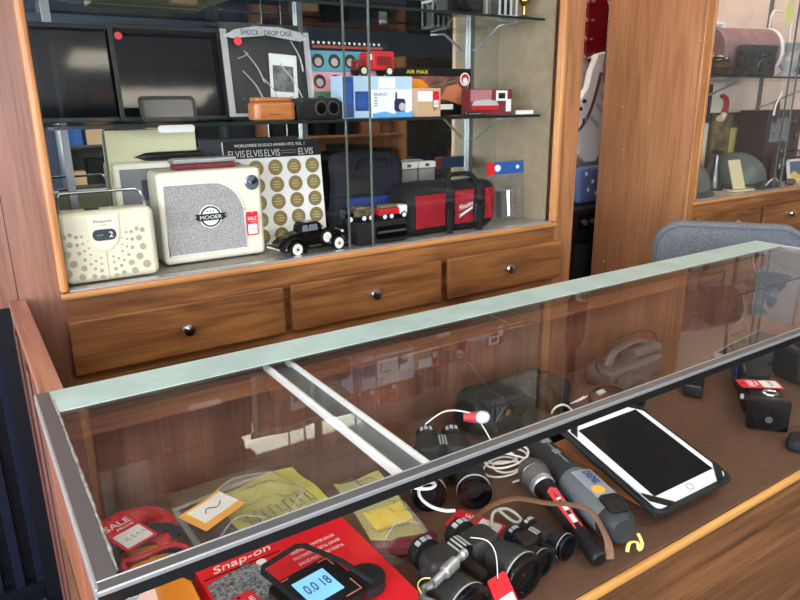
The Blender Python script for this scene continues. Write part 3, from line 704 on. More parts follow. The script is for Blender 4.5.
# bagged case
t = thing('bagged_tablet_case', 'black tablet case sealed in a shiny clear plastic bag', 'tablet case', (.79, 1.858, zs+.004), (math.radians(-7), 0, 0)); t.scale = (1.02, 1, 1.06)
MB().prism(rrect(.225, .215, .012), 0, .016, bev=.004, m=TR(-.008, .02, .105) @ STAND).build('case', BLACK, t)
lf = MB().box(-.005, .078, -.002, -.0005, .055, .168, m=RY(.06)).build('leaflet', plain('pale leaflet', (232, 234, 232), .6), t)
MB().box(.004, .066, -.0035, -.0022, .07, .138, m=RY(.06)).build('leaflet_picture', plain('grey picture', (92, 98, 96), .5, noise=.3, nscale=60), lf)
MB().box(-.125, .115, .022, .026, .222, .248, bev=.003).build('hang_strip', BLACK, t)
MB().sheet(-.132, .128, 0, .24, lambda u, v: .006+.006*math.sin(5*u+9*v)*math.sin(11*u-6*v)+.004*math.sin(23*u*v+4), 40, 40, .0006, m=TR(0, -.002, 0) @ STAND).build('clear_bag', glass('crinkled bag film', tint=(.96, .96, .96), ior=1.9, rough=.2, wrinkle=1, haze=.03, hazec=(225, 226, 226)), t)
bn = MB().prism([(-.125, .205), (-.09, .222), (-.03, .232), (.04, .232), (.1, .222), (.118, .205), (.1, .198), (0, .21), (-.1, .2)], 0, .001, m=TR(0, -.0135, 0) @ STAND).build('grey_banner', plain('grey banner', (168, 170, 170), .5), t)
text('SHOCK / DROP CASE', .15, .013, INK, bn, (0, -.0152, .2165), SR)
MB().prism(circ(.011, 20, -.085, .193), 0, .001, m=TR(0, -.0145, 0) @ STAND).build('round_sticker', plain('red sticker', (232, 60, 66), .5), t)
q = MB(); q.box(-.131, -.114, -.014, -.011, .004, .222); q.box(.110, .127, -.014, -.011, .004, .222); q.box(-.114, .110, -.014, -.011, .004, .012); q.build('margin_glare', SEALGLINT, t)  # pale border stands in for glare along the bag's margins
q = MB()
for (x0, z0, x1, z1) in ((-.07, .17, -.02, .09), (-.08, .12, -.03, .05), (-.02, .10, .02, .03), (.03, .14, .09, .05), (.07, .20, .10, .12), (-.09, .15, -.06, .165), (-.04, .03, .06, .055)):
    q.tube([(x0, -.0125, z0), ((x0+x1)/2+.006, -.0155, (z0+z1)/2), (x1, -.0125, z1)], .0032, 5, smooth=4, flat=.5)
q.build('crease_highlight', SEALGLINT, t)  # pale tubes stand in for highlights on the creased film
# wooden ring box
t = thing('wooden_box', 'small orange-brown rounded wooden box at front of middle shelf', 'wooden box', (.747, 1.768, zs))
OB = wood('orange box wood', (176, 106, 56), (206, 136, 80), 'X', rough=.35)
MB().prism(rrect(.124, .06, .02), 0, .048, bev=.008, seg=3).build('box', OB, t)
MB().prism(rrect(.114, .054, .018), .0485, .06, bev=.005, seg=3).build('lid', OB, t)
MB().box(-.02, .012, -.0312, -.0302, .014, .017).build('maker_mark', plain('burnt mark', (120, 66, 34), .6), t)
# black goggles
t = thing('viewer', 'black twin-lens viewer lying beside the blue camera box', 'viewer', (.888, 1.785, zs)); t.scale = (.92, 1, 1)
MB().prism([(-.078, 0), (.078, 0), (.08, .045), (.06, .058), (-.05, .058), (-.08, .036)], -.03, .03, bev=.006, m=STAND).build('housing', BLACK, t)
for x in (.0, .042):
    o = MB().cyl((x, -.03, .03), (x, -.038, .03), .0195, seg=24).build('lens_ring', DGREY, t)
    MB().cyl((x, -.0375, .03), (x, -.0388, .03), .016, seg=24).build('lens', BLACKG, o)
# poster of coloured bands
t = thing('record_cover', 'colourful banded record cover standing behind the blue box and red toy truck', 'record sleeve', (1.083, 1.92, zs), (math.radians(-5), 0, 0))
MB().box(-.152, .152, 0, .006, 0, .232).build('cover', INK, t)
for (z0, z1, c) in ((.138, .198, TEAL), (.078, .137, PINK), (.012, .077, GREEN)):
    b = MB().box(-.135, .145, -.0012, -.0003, z0, z1).build('colour_band', c, t)
    for k in range(5):
        x = -.105+k*.056; z = (z0+z1)/2
        q = MB(); q.cyl((x, -.0013, z), (x, -.0022, z), .021, seg=20, mi=0); q.cyl((x, -.002, z-.003), (x, -.0028, z-.003), .012, seg=20, mi=1); q.build('printed_spot', [plain('dark spot', (58, 48, 50), .6), plain('light spot', (196, 176, 170), .6)], b)
MB().box(-.12, .13, -.0012, -.0003, .206, .214).build('header_line', plain('brick print', (160, 70, 60), .6), t)
q = MB()
for k in range(14): q.box(-.12+k*.018, -.113+k*.018, -.0012, -.0003, .218, .225)
q.build('header_marks', WHITE, t)
# camera box
t = thing('camera_box', 'blue and white camera carton under the red toy truck', 'box', (1.085, 1.79, zs))
MB().box(-.122, .122, -.03, .04, 0, .118, bev=.001).build('carton', plain('pale blue carton', (176, 204, 224), .45), t)
q = MB(); q.box(-.12, -.085, -.031, -.0303, .002, .116, mi=0); q.box(-.08, -.035, -.031, -.0303, .02, .075, mi=0); q.box(-.072, -.043, -.0315, -.0308, .03, .068, mi=1); q.box(-.118, -.09, -.0315, -.0308, .04, .1, mi=1)
q.build('blue_print', [plain('deep blue print', (46, 74, 130), .4), BLUE], t)
fr = MB().box(-.025, .118, -.036, -.0305, .0, .08).build('front_sleeve', plain('white sleeve', (234, 238, 242), .45), t)
text('IVLACO', .045, .0085, plain('blue ink', (50, 60, 110), .5), fr, (.004, -.0366, .067), SR)
for z in (.055, .047, .04, .033): MB().box(-.018, -.008, -.0366, -.0361, z, z+.003).build('print_line', GREYINK, fr)
MB().prism([(-.025, 0), (.118, 0), (.118, .02), (.1, .012), (.08, .022), (.05, .01), (.02, .018), (-.025, .012)], 0, .0006, m=TR(0, -.0362, 0) @ STAND).build('wave_print', plain('sky blue print', (90, 170, 222), .5), fr)
q = MB(); q.prism(rrect(.04, .038, .01, cx=.072, cy=.035), 0, .0008, mi=0, m=TR(0, -.0364, 0) @ STAND); q.prism(circ(.012, 20, .08, .03), .0008, .0012, mi=1, m=TR(0, -.0364, 0) @ STAND); q.box(.056, .062, -.0372, -.0364, .05, .072, mi=0)
q.build('camera_picture', [plain('navy print', (36, 42, 78), .4), LGREY], fr)
q = MB(); q.box(.0, .06, -.0306, -.0302, .084, .114); q.build('white_print', WHITE, t)
# red toy truck on the box
t = thing('toy_truck', 'bright red old-fashioned toy delivery truck standing on the blue camera box', 'toy truck', (1.085, 1.79, zs+.1185), (0, 0, PI))
RT = plain('toy red', (196, 40, 46), .3)
MB().box(-.062, .012, -.026, .026, .016, .07, bev=.005).build('van_body', RT, t)
MB().box(.0125, .032, -.024, .024, .016, .066, bev=.003).build('cab', RT, t)
MB().box(.0325, .065, -.018, .018, .016, .046, bev=.006).build('bonnet', plain('toy dark red', (120, 34, 36), .35), t)
MB().prism([(.014, .045), (.03, .045), (.03, .06), (.016, .06)], -.0246, .0246, m=STAND).build('cab_window', CREAM, t)
for x in (-.042, .046):
    for s in (-1, 1):
        w = MB(); w.cyl((x, s*.018, .014), (x, s*.028, .014), .014, seg=20, mi=0); w.cyl((x, s*.0275, .014), (x, s*.029, .014), .009, seg=16, mi=1); w.build('wheel', [BLACKR, CREAM], t)
MB().box(-.05, 0, .0262, .0268, .03, .055).build('side_sign', plain('toy dark red', (120, 34, 36), .35), t)
# tan carton, gun box, toy car box, eraser
t = thing('carton', 'small tan cardboard carton with white label in front of the black gun box', 'box', (1.250, 1.745, zs))
MB().box(-.044, .044, -.014, .014, 0, .084, bev=.001).build('carton', TAN, t)
MB().box(-.042, .012, -.0155, -.0142, .045, .075).build('white_label', WHITE, t)
MB().box(.012, .036, -.0148, -.0142, .04, .044).build('print_line', GREYINK, t); MB().box(.016, .026, -.0148, -.0142, .018, .03).build('print_mark', GREYINK, t)
sale_tag('tiny red sale tag stuck on the small tan cardboard carton', (1.275, 1.7295, zs+.05), SR, .022, .05, words=False)
t = thing('airsoft_gun_box', 'black printed box with orange and brown pictures on the middle shelf', 'box', (1.367, 1.87, zs)); t.scale = (1.04, 1, 1.05)
MB().box(-.138, .138, -.02, .03, 0, .142, bev=.001).build('carton', BLACK, t)
q = MB(); q.box(-.13, .13, -.0212, -.0203, .04, .118, mi=0); q.build('picture_panel', [plain('dusky print', (112, 68, 62), .5, noise=.3, nscale=30)], t)
MB().prism([(-.13, .09), (-.1, .112), (-.06, .108), (-.03, .085), (-.06, .075), (-.1, .075)], 0, .0008, m=TR(0, -.0214, 0) @ STAND).build('orange_print', ORANGE, t)
MB().prism([(.01, .05), (.04, .088), (.08, .095), (.115, .07), (.12, .038), (.09, .032), (.05, .045)], 0, .0008, m=TR(0, -.0214, 0) @ STAND).build('brown_print', plain('orange brown print', (196, 118, 76), .5), t)
MB().tube([(-.1, -.0225, .07), (.07, -.0225, .105)], .0022, 6).build('rifle_print', GREYINK, t)
text('AIR MAX', .082, .011, plain('yellow ink', (236, 214, 60), .5), t, (-.075, -.0206, .13), SR)
q = MB(); q.cyl((.112, -.0205, .11), (.112, -.0225, .11), .02, seg=24, mi=0); q.cyl((.112, -.0222, .11), (.112, -.023, .11), .016, seg=24, mi=1); q.cyl((.112, -.0228, .105), (.112, -.0235, .105), .010, seg=16, mi=2)
q.build('round_badge', [WHITE, REDP, WHITE], t)
MB().box(.005, .065, -.0212, -.0203, .018, .034).build('white_sticker', PAPER, t)
t = thing('toy_car_box', 'red and white windowed toy car box at right end of middle shelf', 'box', (1.535, 1.79, zs))
MB().box(-.092, .092, -.02, .025, 0, .082, bev=.001).build('carton', plain('maroon carton', (120, 40, 48), .5), t)
q = MB(); q.box(-.09, .0, -.021, -.0203, .042, .08, mi=0); q.box(.02, .07, -.021, -.0203, .045, .078, mi=1); q.box(.03, .06, -.0214, -.0206, .052, .07, mi=2); q.box(.065, .088, -.0212, -.0203, .01, .05, mi=1); q.build('box_print', [plain('silver red print', (180, 120, 124), .4), WHITE, INK], t)
q = MB(); q.prism([(-.085, .03), (-.075, .044), (-.02, .05), (.02, .044), (.03, .03)], 0, .004, mi=0, m=TR(0, -.0205, 0) @ STAND); q.prism([(-.085, .016), (.03, .016), (.03, .029), (-.085, .029)], 0, .004, mi=1, m=TR(0, -.0205, 0) @ STAND); q.build('model_car', [LGREY, REDP], t)
t = tag(MB().box(-.035, .035, -.008, .008, 0, .013, bev=.002).build('eraser', WHITE), 'small white eraser block near the right end of middle shelf', 'eraser', None, (1.655, 1.735, zs))
t = thing('pocket_knife', 'small black folded knife on middle shelf before the gun box', 'knife', (1.43, 1.735, zs), (0, 0, .1))
MB().prism(rrect(.08, .016, .007), 0, .011, bev=.003).build('handle', BLACK, t); MB().box(-.03, .03, -.0085, -.008, .004, .007).build('blade', ALU, t)
# ---------------------------------------------------------------- upper shelf, only their undersides and feet in view
zt = ZT+.001
t = thing('camera', 'black camera resting on the upper glass shelf in left cabinet', 'camera', (1.42, 1.80, zt))
MB().box(-.075, .075, -.03, .03, 0, .09, bev=.008).build('body', BLACK, t); MB().cyl((0, -.03, .045), (0, -.075, .045), .034).build('lens', BLACKR, t)
t = thing('metal_lantern', 'silver fretted lantern on upper shelf right of the black camera', 'lantern', (1.585, 1.79, zt))
q = MB(); q.box(-.04, .04, -.035, .035, 0, .008); q.box(-.04, .04, -.035, .035, .088, .096)
for x in (-.036, -.012, .012, .036): q.box(x-.003, x+.003, -.035, -.030, .008, .088); q.box(x-.003, x+.003, .03, .035, .008, .088)
q.build('cage', LGREY, t); MB().box(-.026, .026, -.022, .022, .009, .08).build('core', BLACK, t)
t = thing('brass_goblet', 'small brass goblet at the right end of upper shelf', 'goblet', (1.668, 1.77, zt))
MB().lathe([(.022, 0), (.022, .006), (.007, .014), (.007, .04), (.022, .055), (.026, .085), (.022, .085), (.018, .06), (0, .058)], 20).build('cup', BRASS, t)
t = thing('document_box', 'pale yellow flat box lying at left of the upper glass shelf', 'box', (.52, 1.885, zt))
MB().box(-.15, .15, -.07, .06, 0, .06, bev=.002).build('carton', plain('pale yellow box', (222, 216, 176), .7), t); MB().box(-.151, .151, -.071, .061, .0602, .09, bev=.002).build('lid', plain('pale yellow box', (222, 216, 176), .7), t)
t = thing('black_pouch', 'black pouch on the upper shelf above the banded record cover', 'pouch', (1.10, 1.80, zt))
mb = MB(); mb.add(softbag(.2, .09, .08, .025, .003, 5)); mb.build('body', BLACKF, t)
# ---------------------------------------------------------------- antiques in the right cabinet, shelf
zr = ZR+.001
MAUVE = plain('mauve cloth', (142, 112, 112), .8, noise=.08, nscale=20)
t = thing('drum', 'mauve drum lying on its side with white rim on right cabinet shelf', 'drum', (3.17, 1.89, zr))
ax = Vector((.97, -.24, 0)).normalized()
c0 = Vector((0, 0, .1115))-ax*.2; c1 = c0+ax*.34
MB().cyl(c0, c1, .105, seg=36, bev=.006).build('shell', MAUVE, t)
MB().cyl(c1-ax*.012, c1+ax*.006, .110, seg=36, bev=.003).build('rim', WHITE, t)
MB().cyl(c1+ax*.0055, c1+ax*.008, .09, seg=36).build('head', plain('drum head', (206, 206, 204), .6), t)
t = thing('tin_box', 'dark embossed pewter tin standing in front of the mauve drum', 'tin', (3.075, 1.755, zr), (0, 0, -.12))
MB().box(-.095, .095, -.03, .03, 0, .125, bev=.008).build('tin', plain('dark tin', (78, 78, 80), .4, .6, noise=.2, nscale=40), t)
MB().box(-.097, .097, -.032, .032, .1, .132, bev=.006).build('lid', plain('dark tin lid', (92, 92, 94), .4, .6), t)
MB().ball((0, -.031, .045), .03, sc=(1, .15, .9)).build('relief', PEWTER, t); MB().ball((.01, -.031, .085), .014, sc=(1.3, .2, .6)).build('relief', PEWTER, t)
t = thing('brass_pot', 'small dark brass pot with lumpy lid at left of right cabinet shelf', 'pot', (2.845, 1.80, zr))
MB().lathe([(.03, 0), (.05, .012), (.058, .035), (.045, .055), (.05, .062), (.05, .068), (0, .068)], 24).build('body', plain('dark brass', (104, 88, 66), .35, .7), t)
mb = MB(); mb.ball((0, 0, .076), .024, sc=(1.5, 1.2, .5)); mb.ball((.05, -.01, .074), .014); mb.ball((-.04, 0, .08), .016); mb.build('lid', PEWTER, t)
t = thing('oil_lamp', 'silver oil lamp with stacked bowls right of the mauve drum', 'lamp', (3.44, 1.80, zr))
MB().lathe([(.05, 0), (.055, .008), (.03, .03), (.05, .055), (.055, .08), (.03, .1), (.02, .115), (.04, .13), (.07, .15), (.072, .156), (.02, .15), (0, .15)], 28).build('body', LGREY, t)
MB().lathe([(.02, 0), (.052, .028), (.055, .034), (.048, .034), (.018, .008), (0, .008)], 24, m=TR(.0, -.06, .06) @ RX(PI/2)).build('reflector', CHROME, t)
MB().tube([(-.11, .06, .155), (-.11, .06, .27), (-.09, .06, .3), (.06, .06, .3), (.08, .06, .27), (.08, .06, .155)], .006, 8).build('bail_handle', WHITE, t)
mb = MB(); mb.box(-.113, -.107, .054, .066, 0, .155); mb.box(.077, .083, .054, .066, 0, .155); mb.box(-.113, .083, .054, .066, 0, .006); mb.build('handle_frame', LGREY, t)
t = thing('bowler_hat', 'dark rounded object like a bowler at right edge on cabinet shelf', 'hat', (3.66, 1.83, zr))
MB().lathe([(.085, 0), (.088, .005), (.068, .012), (.068, .05), (.05, .08), (.02, .095), (0, .096)], 28).build('crown', plain('slate felt', (74, 80, 88), .7), t)
def framed(name, lab, loc, rot, w, h, fm, pm, fw_=.012, extra=None):
    t = thing(name, lab, 'picture', loc, rot)
    q = MB()
    for s in (-1, 1): q.box(s*(w/2-fw_/2)-fw_/2, s*(w/2-fw_/2)+fw_/2, -.008, .006, 0, h, bev=.002)
    q.box(-w/2, w/2, -.008, .006, 0, fw_, bev=.002); q.box(-w/2, w/2, -.008, .006, h-fw_, h, bev=.002)
    q.build('frame', fm, t); p = MB().box(-w/2+fw_*.9, w/2-fw_*.9, -.002, .003, fw_*.9, h-fw_*.9).build('picture', pm, t)
    return t, p
t, p = framed('picture', 'pale print with sky blue top at the far left of right cabinet', (3.235, 2.06, zr), (math.radians(-6), 0, 0), .16, .27, WHITE, plain('pale print', (214, 206, 206), .5, noise=.06, nscale=30))
MB().box(-.06, .06, -.0035, -.002, .18, .25).build('blue_block', plain('sky print', (70, 170, 206), .5), p)
t, p = framed('picture', 'pink bordered framed print behind the mauve drum', (3.455, 2.06, zr), (math.radians(-6), 0, 0), .24, .24, BLACK, PINK)
MB().box(-.09, .09, -.0035, -.002, .19, .2).build('print_line', MAROON, p)
t = thing('price_tag', 'pale yellow paper tag hanging by thread high in right cabinet', 'price tag', (3.29, 1.76, ZR+.235))
MB().prism([(-.036, 0), (.036, 0), (.036, .07), (.012, .095), (-.012, .095), (-.036, .07)], 0, .0015, m=RY(.12) @ STAND).build('card', plain('tag yellow', (236, 232, 150), .7), t)
MB().tube([(.008, -.001, .09), (.01, 0, .3), (.012, 0, .66)], .0012, 5).build('thread', CORDW, t)
# ---------------------------------------------------------------- right cabinet, deck
zd = ZD+.001
def helmet(lab, x, y, r):
    t = thing('helmet', lab, 'helmet', (x, y, zd))
    n = 12; pr = [(r*math.cos(PI/2*k/n), .02+r*1.0*math.sin(PI/2*k/n)) for k in range(n+1)]
    MB().lathe([(r*.9, .018), (r, .02)]+pr[1:-1]+[(0, .02+r)], 32).build('shell', OLIVE, t)
    MB().lathe([(r*.9, 0), (r*1.12, 0), (r*1.14, .006), (r*1.01, .022), (r*.9, .022)], 32).build('brim', plain('dark olive steel', (60, 66, 62), .5), t)
helmet('grey-green steel helmet half hidden by the right cabinet stile', 2.77, 1.90, .16)
helmet('grey-green steel helmet behind the cream card and candlestick', 3.27, 1.90, .145)
t = thing('candlestick', 'pewter candlestick standing left of the cream card', 'candlestick', (3.03, 1.86, zd))
MB().lathe([(.042, 0), (.045, .006), (.035, .02), (.03, .05), (.022, .1), (.016, .11), (.016, .165), (.03, .18), (.032, .186), (.012, .186), (0, .18)], 24).build('body', plain('old pewter', (112, 112, 114), .3, .9), t)
t = thing('card_holder', 'cream embossed card leaning on a little stand before a helmet', 'card', (3.08, 1.75, zd), (0, 0, -.1))
MB().prism(rrect(.082, .14, .006), 0, .008, bev=.002, m=TR(-.02, .0, .012) @ RX(-.35) @ TR(0, 0, .068) @ STAND).build('card', plain('old ivory', (214, 202, 160), .5), t)
MB().prism(rrect(.15, .045, .01), 0, .01, bev=.003).build('stand', plain('old ivory', (214, 202, 160), .5), t)
q = MB()
for k in range(3): q.ball((-.02, .03+.0-.012*(1-k), .05+k*.028), .008, sc=(1.3, .6, .8))
q.build('embossing', GOLD, t)
t, p = framed('picture', 'brown picture in thin dark frame leaning behind the helmets', (3.47, 2.086, zd), (math.radians(0), 0, 0), .34, .35, plain('dark bronze frame', (84, 66, 44), .4), plain('sepia print', (104, 92, 66), .5, noise=.35, nscale=14))
MB().box(.02, .1, -.0035, -.002, .1, .27).build('yellow_patch', plain('ochre print', (196, 180, 110), .5), p)
t = thing('mantel_radio', 'dark wooden radio with silvery dial panel beside the sepia picture', 'radio', (3.70, 1.99, zd))
MB().box(-.17, .17, -.08, .08, 0, .36, bev=.006).build('case', plain('dark walnut', (58, 44, 40), .4), t)
MB().box(-.14, .03, -.083, -.0802, .2, .32).build('dial', plain('grey dial', (112, 114, 120), .4, noise=.3, nscale=60), t)
for x, z in ((.07, .3), (.12, .3), (.095, .23)): MB().cyl((x, -.0802, z), (x, -.1, z), .022, .018).build('knob', PEWTER, t)
t = thing('pendant', 'oval dark pendant with white edge hanging below the cabinet shelf', 'pendant', (3.385, 1.80, ZR-.155))
MB().ball((0, 0, 0), .06, sc=(.5, .15, 1)).build('disc', plain('dark horn', (66, 58, 60), .3), t)
MB().tube([(-.027, -.005, -.02), (-.024, -.006, .025), (0, -.006, .062), (.02, -.004, .09)], .005, 6, smooth=3).build('edge', WHITE, t)
MB().tube([(.02, -.004, .09), (.02, 0, .146)], .001, 5).build('thread', CORDW, t)
t = thing('horn', 'red and ivory curved horn hanging at upper left under cabinet shelf', 'horn', (3.08, 1.89, ZR-.13)); t.scale = (.7, .7, .7)
MB().tube([(-.03, 0, .07), (.02, 0, .05), (.035, 0, 0), (.02, 0, -.045)], [.016, .018, .02, .022], 10, smooth=4).build('red_part', plain('worn red', (150, 44, 44), .5), t)
MB().tube([(.02, 0, -.046), (-.005, 0, -.08), (-.035, 0, -.075)], .02, 10, smooth=4).build('ivory_tip', plain('ivory', (206, 190, 160), .5), t)
MB().tube([(-.03, 0, .075), (-.03, 0, .172)], .001, 5).build('thread', CORDW, t)
t = thing('cream_board', 'cream backed board standing at far left beneath the cabinet shelf', 'board', (3.30, 2.099, zd))
MB().box(-.17, .10, -.004, .004, 0, .50, bev=.002).build('board', plain('cream board', (228, 222, 204), .7), t)
MB().box(-.03, .0, -.0065, -.0042, .3, .49).build('strap', DGREY, t)
t = thing('figurine', 'black figurine standing in front of the dark mantel radio', 'figurine', (3.385, 1.748, zd)); t.scale = (.7, .7, .9)
MB().lathe([(.03, 0), (.03, .01), (.014, .02), (.022, .07), (.026, .11), (.012, .15), (.01, .158), (.018, .175), (.016, .195), (0, .205)], 20).build('body', BLACKG, t); MB().ball((.008, -.022, .12), .012).build('hand', LGREY, t)
t = thing('pistol', 'dark holstered pistol lying right of the cream card', 'pistol', (3.265, 1.7195, zd+.0015), (0, 0, 0))
MB().prism([(-.08, .012), (-.07, .034), (.02, .04), (.075, .03), (.085, .005), (.05, 0), (.03, .016), (-.02, .01), (-.075, 0)], -.014, .014, bev=.005, m=STAND).build('holster', plain('dark leather', (58, 46, 40), .5), t)
MB().tube([(-.06, -.016, .02), (0, -.018, .05), (.05, -.016, .03)], .004, 6, smooth=4).build('strap', LGREY, t)
t = thing('powder_flask', 'dark round flask lying near the mantel radio with pale cap', 'flask', (3.475, 1.727, zd)); t.scale = (.8, .8, .8)
MB().ball((0, 0, .022), .034, sc=(1.4, .8, .62)).build('body', plain('horn brown', (92, 72, 56), .4), t); MB().cyl((.04, 0, .022), (.065, 0, .024), .011, .009).build('cap', plain('ivory', (206, 190, 160), .5), t)
t, p = framed('picture', 'small blue landscape photo in white frame at right edge of the photo', (3.68, 1.80, zd), (math.radians(-12), 0, .0), .16, .115, WHITE, plain('blue landscape print', (80, 104, 140), .4))
MB().prism([(-.07, .01), (.07, .01), (.07, .05), (.03, .03), (-.02, .055), (-.07, .03)], 0, .001, m=TR(0, -.0022, 0) @ STAND).build('yellow_field', plain('yellow field', (226, 200, 90), .5), p)
t = thing('sunglasses', 'black wire sunglasses perched above the blue landscape photo', 'sunglasses', (3.68, 1.81, zd+.1255))
q = MB()
for s in (-1, 1): q.tube([(s*.035+.028*math.cos(a)*1.0, 0, .0225+.02*math.sin(a)) for a in [2*PI*k/14 for k in range(14)]], .0025, 6, closed=True)
q.tube([(-.01, 0, .03), (0, 0, .036), (.01, 0, .03)], .0025, 6)
for s in (-1, 1): q.tube([(s*.063, 0, .03), (s*.06, .04, .03), (s*.055, .09, .02)], .002, 6)
q.build('frame', BLACK, t)
t = thing('book_block', 'dark book block under the black wire sunglasses', 'book', (3.68, 1.868, zd)); MB().box(-.09, .09, -.03, .03, 0, .124, bev=.003).build('book', plain('dark red book', (80, 44, 44), .6), t)
t = thing('yellow_cloth', 'folded yellow and cream cloth along the front of right cabinet', 'cloth', (3.67, 1.727, zd))
MB().box(-.10, .16, -.022, .02, 0, .014, bev=.006).build('fold', YELPALE, t); MB().box(-.02, .15, -.018, .018, .0145, .026, bev=.005).build('fold', YELB, t)

# ---------------------------------------------------------------- between the cabinets
WG = plain('white guitar lacquer', (240, 238, 236), .15)
t = thing('electric_guitar', 'white electric guitar with dark curved guard hanging between the cabinets', 'guitar', (2.76, 2.39, 1.42), (0, .62, 0))
out = [(-.16, -.22), (-.1, -.25), (.1, -.25), (.165, -.21), (.175, -.12), (.13, -.02), (.125, .06), (.165, .13), (.15, .19), (.10, .175), (.04, .11), (-.04, .11), (-.09, .17), (-.13, .24), (-.165, .2), (-.15, .11), (-.12, .04), (-.125, -.03), (-.17, -.12)]
MB().prism(out, -.02, .02, bev=.008, m=STAND).build('body', WG, t)
MB().tube([(-.10, -.0215, .14), (-.07, -.0215, .06), (-.045, -.0215, -.03), (-.04, -.0215, -.12), (-.06, -.0215, -.19)], .018, 8, flat=.12, smooth=4).build('pickguard', plain('tortoise guard', (66, 34, 28), .3), t)
for z in (-.12, -.075, -.03): MB().cyl((-.105, -.02, z), (-.105, -.032, z), .010, .008).build('control_knob', BLACK, t)
for z in (-.07, .0, .06): MB().box(-.02, .06, -.027, -.0205, z, z+.02, bev=.002).build('pickup', LGREY, t)
MB().box(-.028, .028, -.03, .0, .11, .78, bev=.005).build('neck', plain('maple', (214, 180, 130), .4), t)
MB().prism([(-.035, .78), (.035, .78), (.045, .95), (.0, .98), (-.04, .93)], -.02, -.004, bev=.003, m=STAND).build('headstock', WG, t)
t = thing('electric_guitar', 'dark red guitar with pearly pegs hung above the white guitar', 'guitar', (2.75, 2.425, 1.88))
RG = plain('cherry red lacquer', (120, 20, 26), .12)
MB().prism([(-.045, -.10), (.02, -.16), (.075, -.17), (.10, -.10), (.10, .12), (.06, .2), (-.03, .2), (-.05, .1)], -.009, .009, bev=.004, m=TR(0, 0, -.1) @ STAND).build('headstock', RG, t)
for k in range(4):
    z = -.215+k*.085
    MB().cyl((-.03, -.01, z), (-.03, -.03, z), .006).build('string_post', CHROME, t)
    MB().ball((-.065, -.005, z), .019, sc=(1.0, .6, .75)).build('tuning_peg', plain('pearl red', (206, 120, 124), .2), t)
q = MB()
for k in range(14): q.box(.098, .103, -.0105, -.0085, -.25+k*.024, -.238+k*.024)
q.build('binding', WHITE, t)
MB().box(-.03, .03, -.012, .012, .1, .55, bev=.006).build('neck', plain('dark neck', (60, 34, 26), .4), t)
t = thing('denim_bag', 'blue denim bag with white stars below the white guitar', 'bag', (2.71, 2.325, .957))
mb = MB(); mb.add(softbag(.26, .05, .185, .02, .003, 3)); mb.build('body', plain('denim', (92, 112, 156), .85, noise=.12, nscale=120), t)
for x, z in ((-.08, .15), (-.03, .11), (.02, .155), (-.06, .07), (.05, .09), (.09, .14), (.0, .05)):
    MB().prism([((.014 if k % 2 == 0 else .006)*math.cos(PI/2+k*PI/5), (.014 if k % 2 == 0 else .006)*math.sin(PI/2+k*PI/5)) for k in range(10)], 0, .0015, m=TR(x, -.0265, z) @ STAND).build('star', WHITE, t)
t = thing('amplifier_stack', 'black speaker cabinet standing in the gap between wall cabinets', 'amplifier', (2.66, 2.292, 0)); t.scale = (1, .8, 1)
MB().box(-.22, .22, -.12, .19, .02, .955, bev=.012).build('cabinet', BLACK, t)
MB().box(-.2, .2, -.124, -.1205, .08, .78).build('grille', BLACKF, t)
q = MB(); q.box(-.2, .2, -.126, -.1205, .85, .93, bev=.002); q.build('control_panel', BLACKG, t)
for x in (-.15, -.09, -.03, .03): MB().cyl((x, -.126, .89), (x, -.145, .89), .014).build('knob', DGREY, t)
MB().box(-.22, .22, -.125, -.12, .03, .06).build('kick_strip', DGREY, t)
for x in (-.18, .18):
    for y in (-.08, .15): MB().cyl((x, y, 0), (x, y, .021), .018).build('foot', BLACKR, t)
# ---------------------------------------------------------------- goods inside the glass counter
zf = ZF+.0005
# clamp meter leads -------------------------------------------------------------
t = thing('clamp_meter', 'red jawed clamp meter with orange body wrapped in red and black leads', 'clamp meter', (.142, .935, zf), (0, 0, -.2))
MB().tube([(.045*math.cos(a)*1.0-.005, .052*math.sin(a)+.01, .022) for a in [math.radians(d) for d in range(-60, 250, 15)]], .0155, 10, flat=1).build('jaw', REDP, t)
MB().box(-.028, .042, -.085, -.03, .004, .032, bev=.008).build('body', ORANGE, t)
MB().tube([(-.06, -.075, .03), (-.03, -.05, .045), (.01, -.022, .05), (.04, -.012, .04), (.052, -.025, .03)], .010, 8, flat=.4, smooth=4).build('strap', BLACKF, t)
for k, (mt, r, z, dx) in enumerate(((MAROON, .05, .012, 0), (BLACKR, .045, .018, .004), (MAROON, .042, .026, -.004), (BLACKR, .05, .032, .002), (MAROON, .046, .038, .006), (REDP, .038, .044, .0))):
    MB().tube([(.02+dx+r*1.15*math.cos(a), -.088+r*.55*math.sin(a), z+.004*math.sin(3*a+k)) for a in [2*PI*i/26 for i in range(26)]], .0036, 6, closed=True).build('lead', mt, t)
sale_tag('red sale tag with price sticker on the red clamp meter', (.117, .91, ZF+.062), (.12, .05, .42), .052, .082)
t = thing('battery_clamp', 'bright orange plastic clip just behind the front pane at left', 'clip', (.136, .757, zf), (0, 0, .1))
MB().prism([(-.033, -.04), (.03, -.045), (.036, .01), (.025, .036), (.0, .04), (-.008, .032), (-.02, .036), (-.035, .02)], 0, .05, bev=.008, seg=3).build('shell', ORANGE, t)
MB().tube([(-.03, .03, .02), (-.045, .06, .02), (-.055, 0, .014), (-.05, -.09, .01)], .005, 8, smooth=4).build('red_lead', REDP, t)
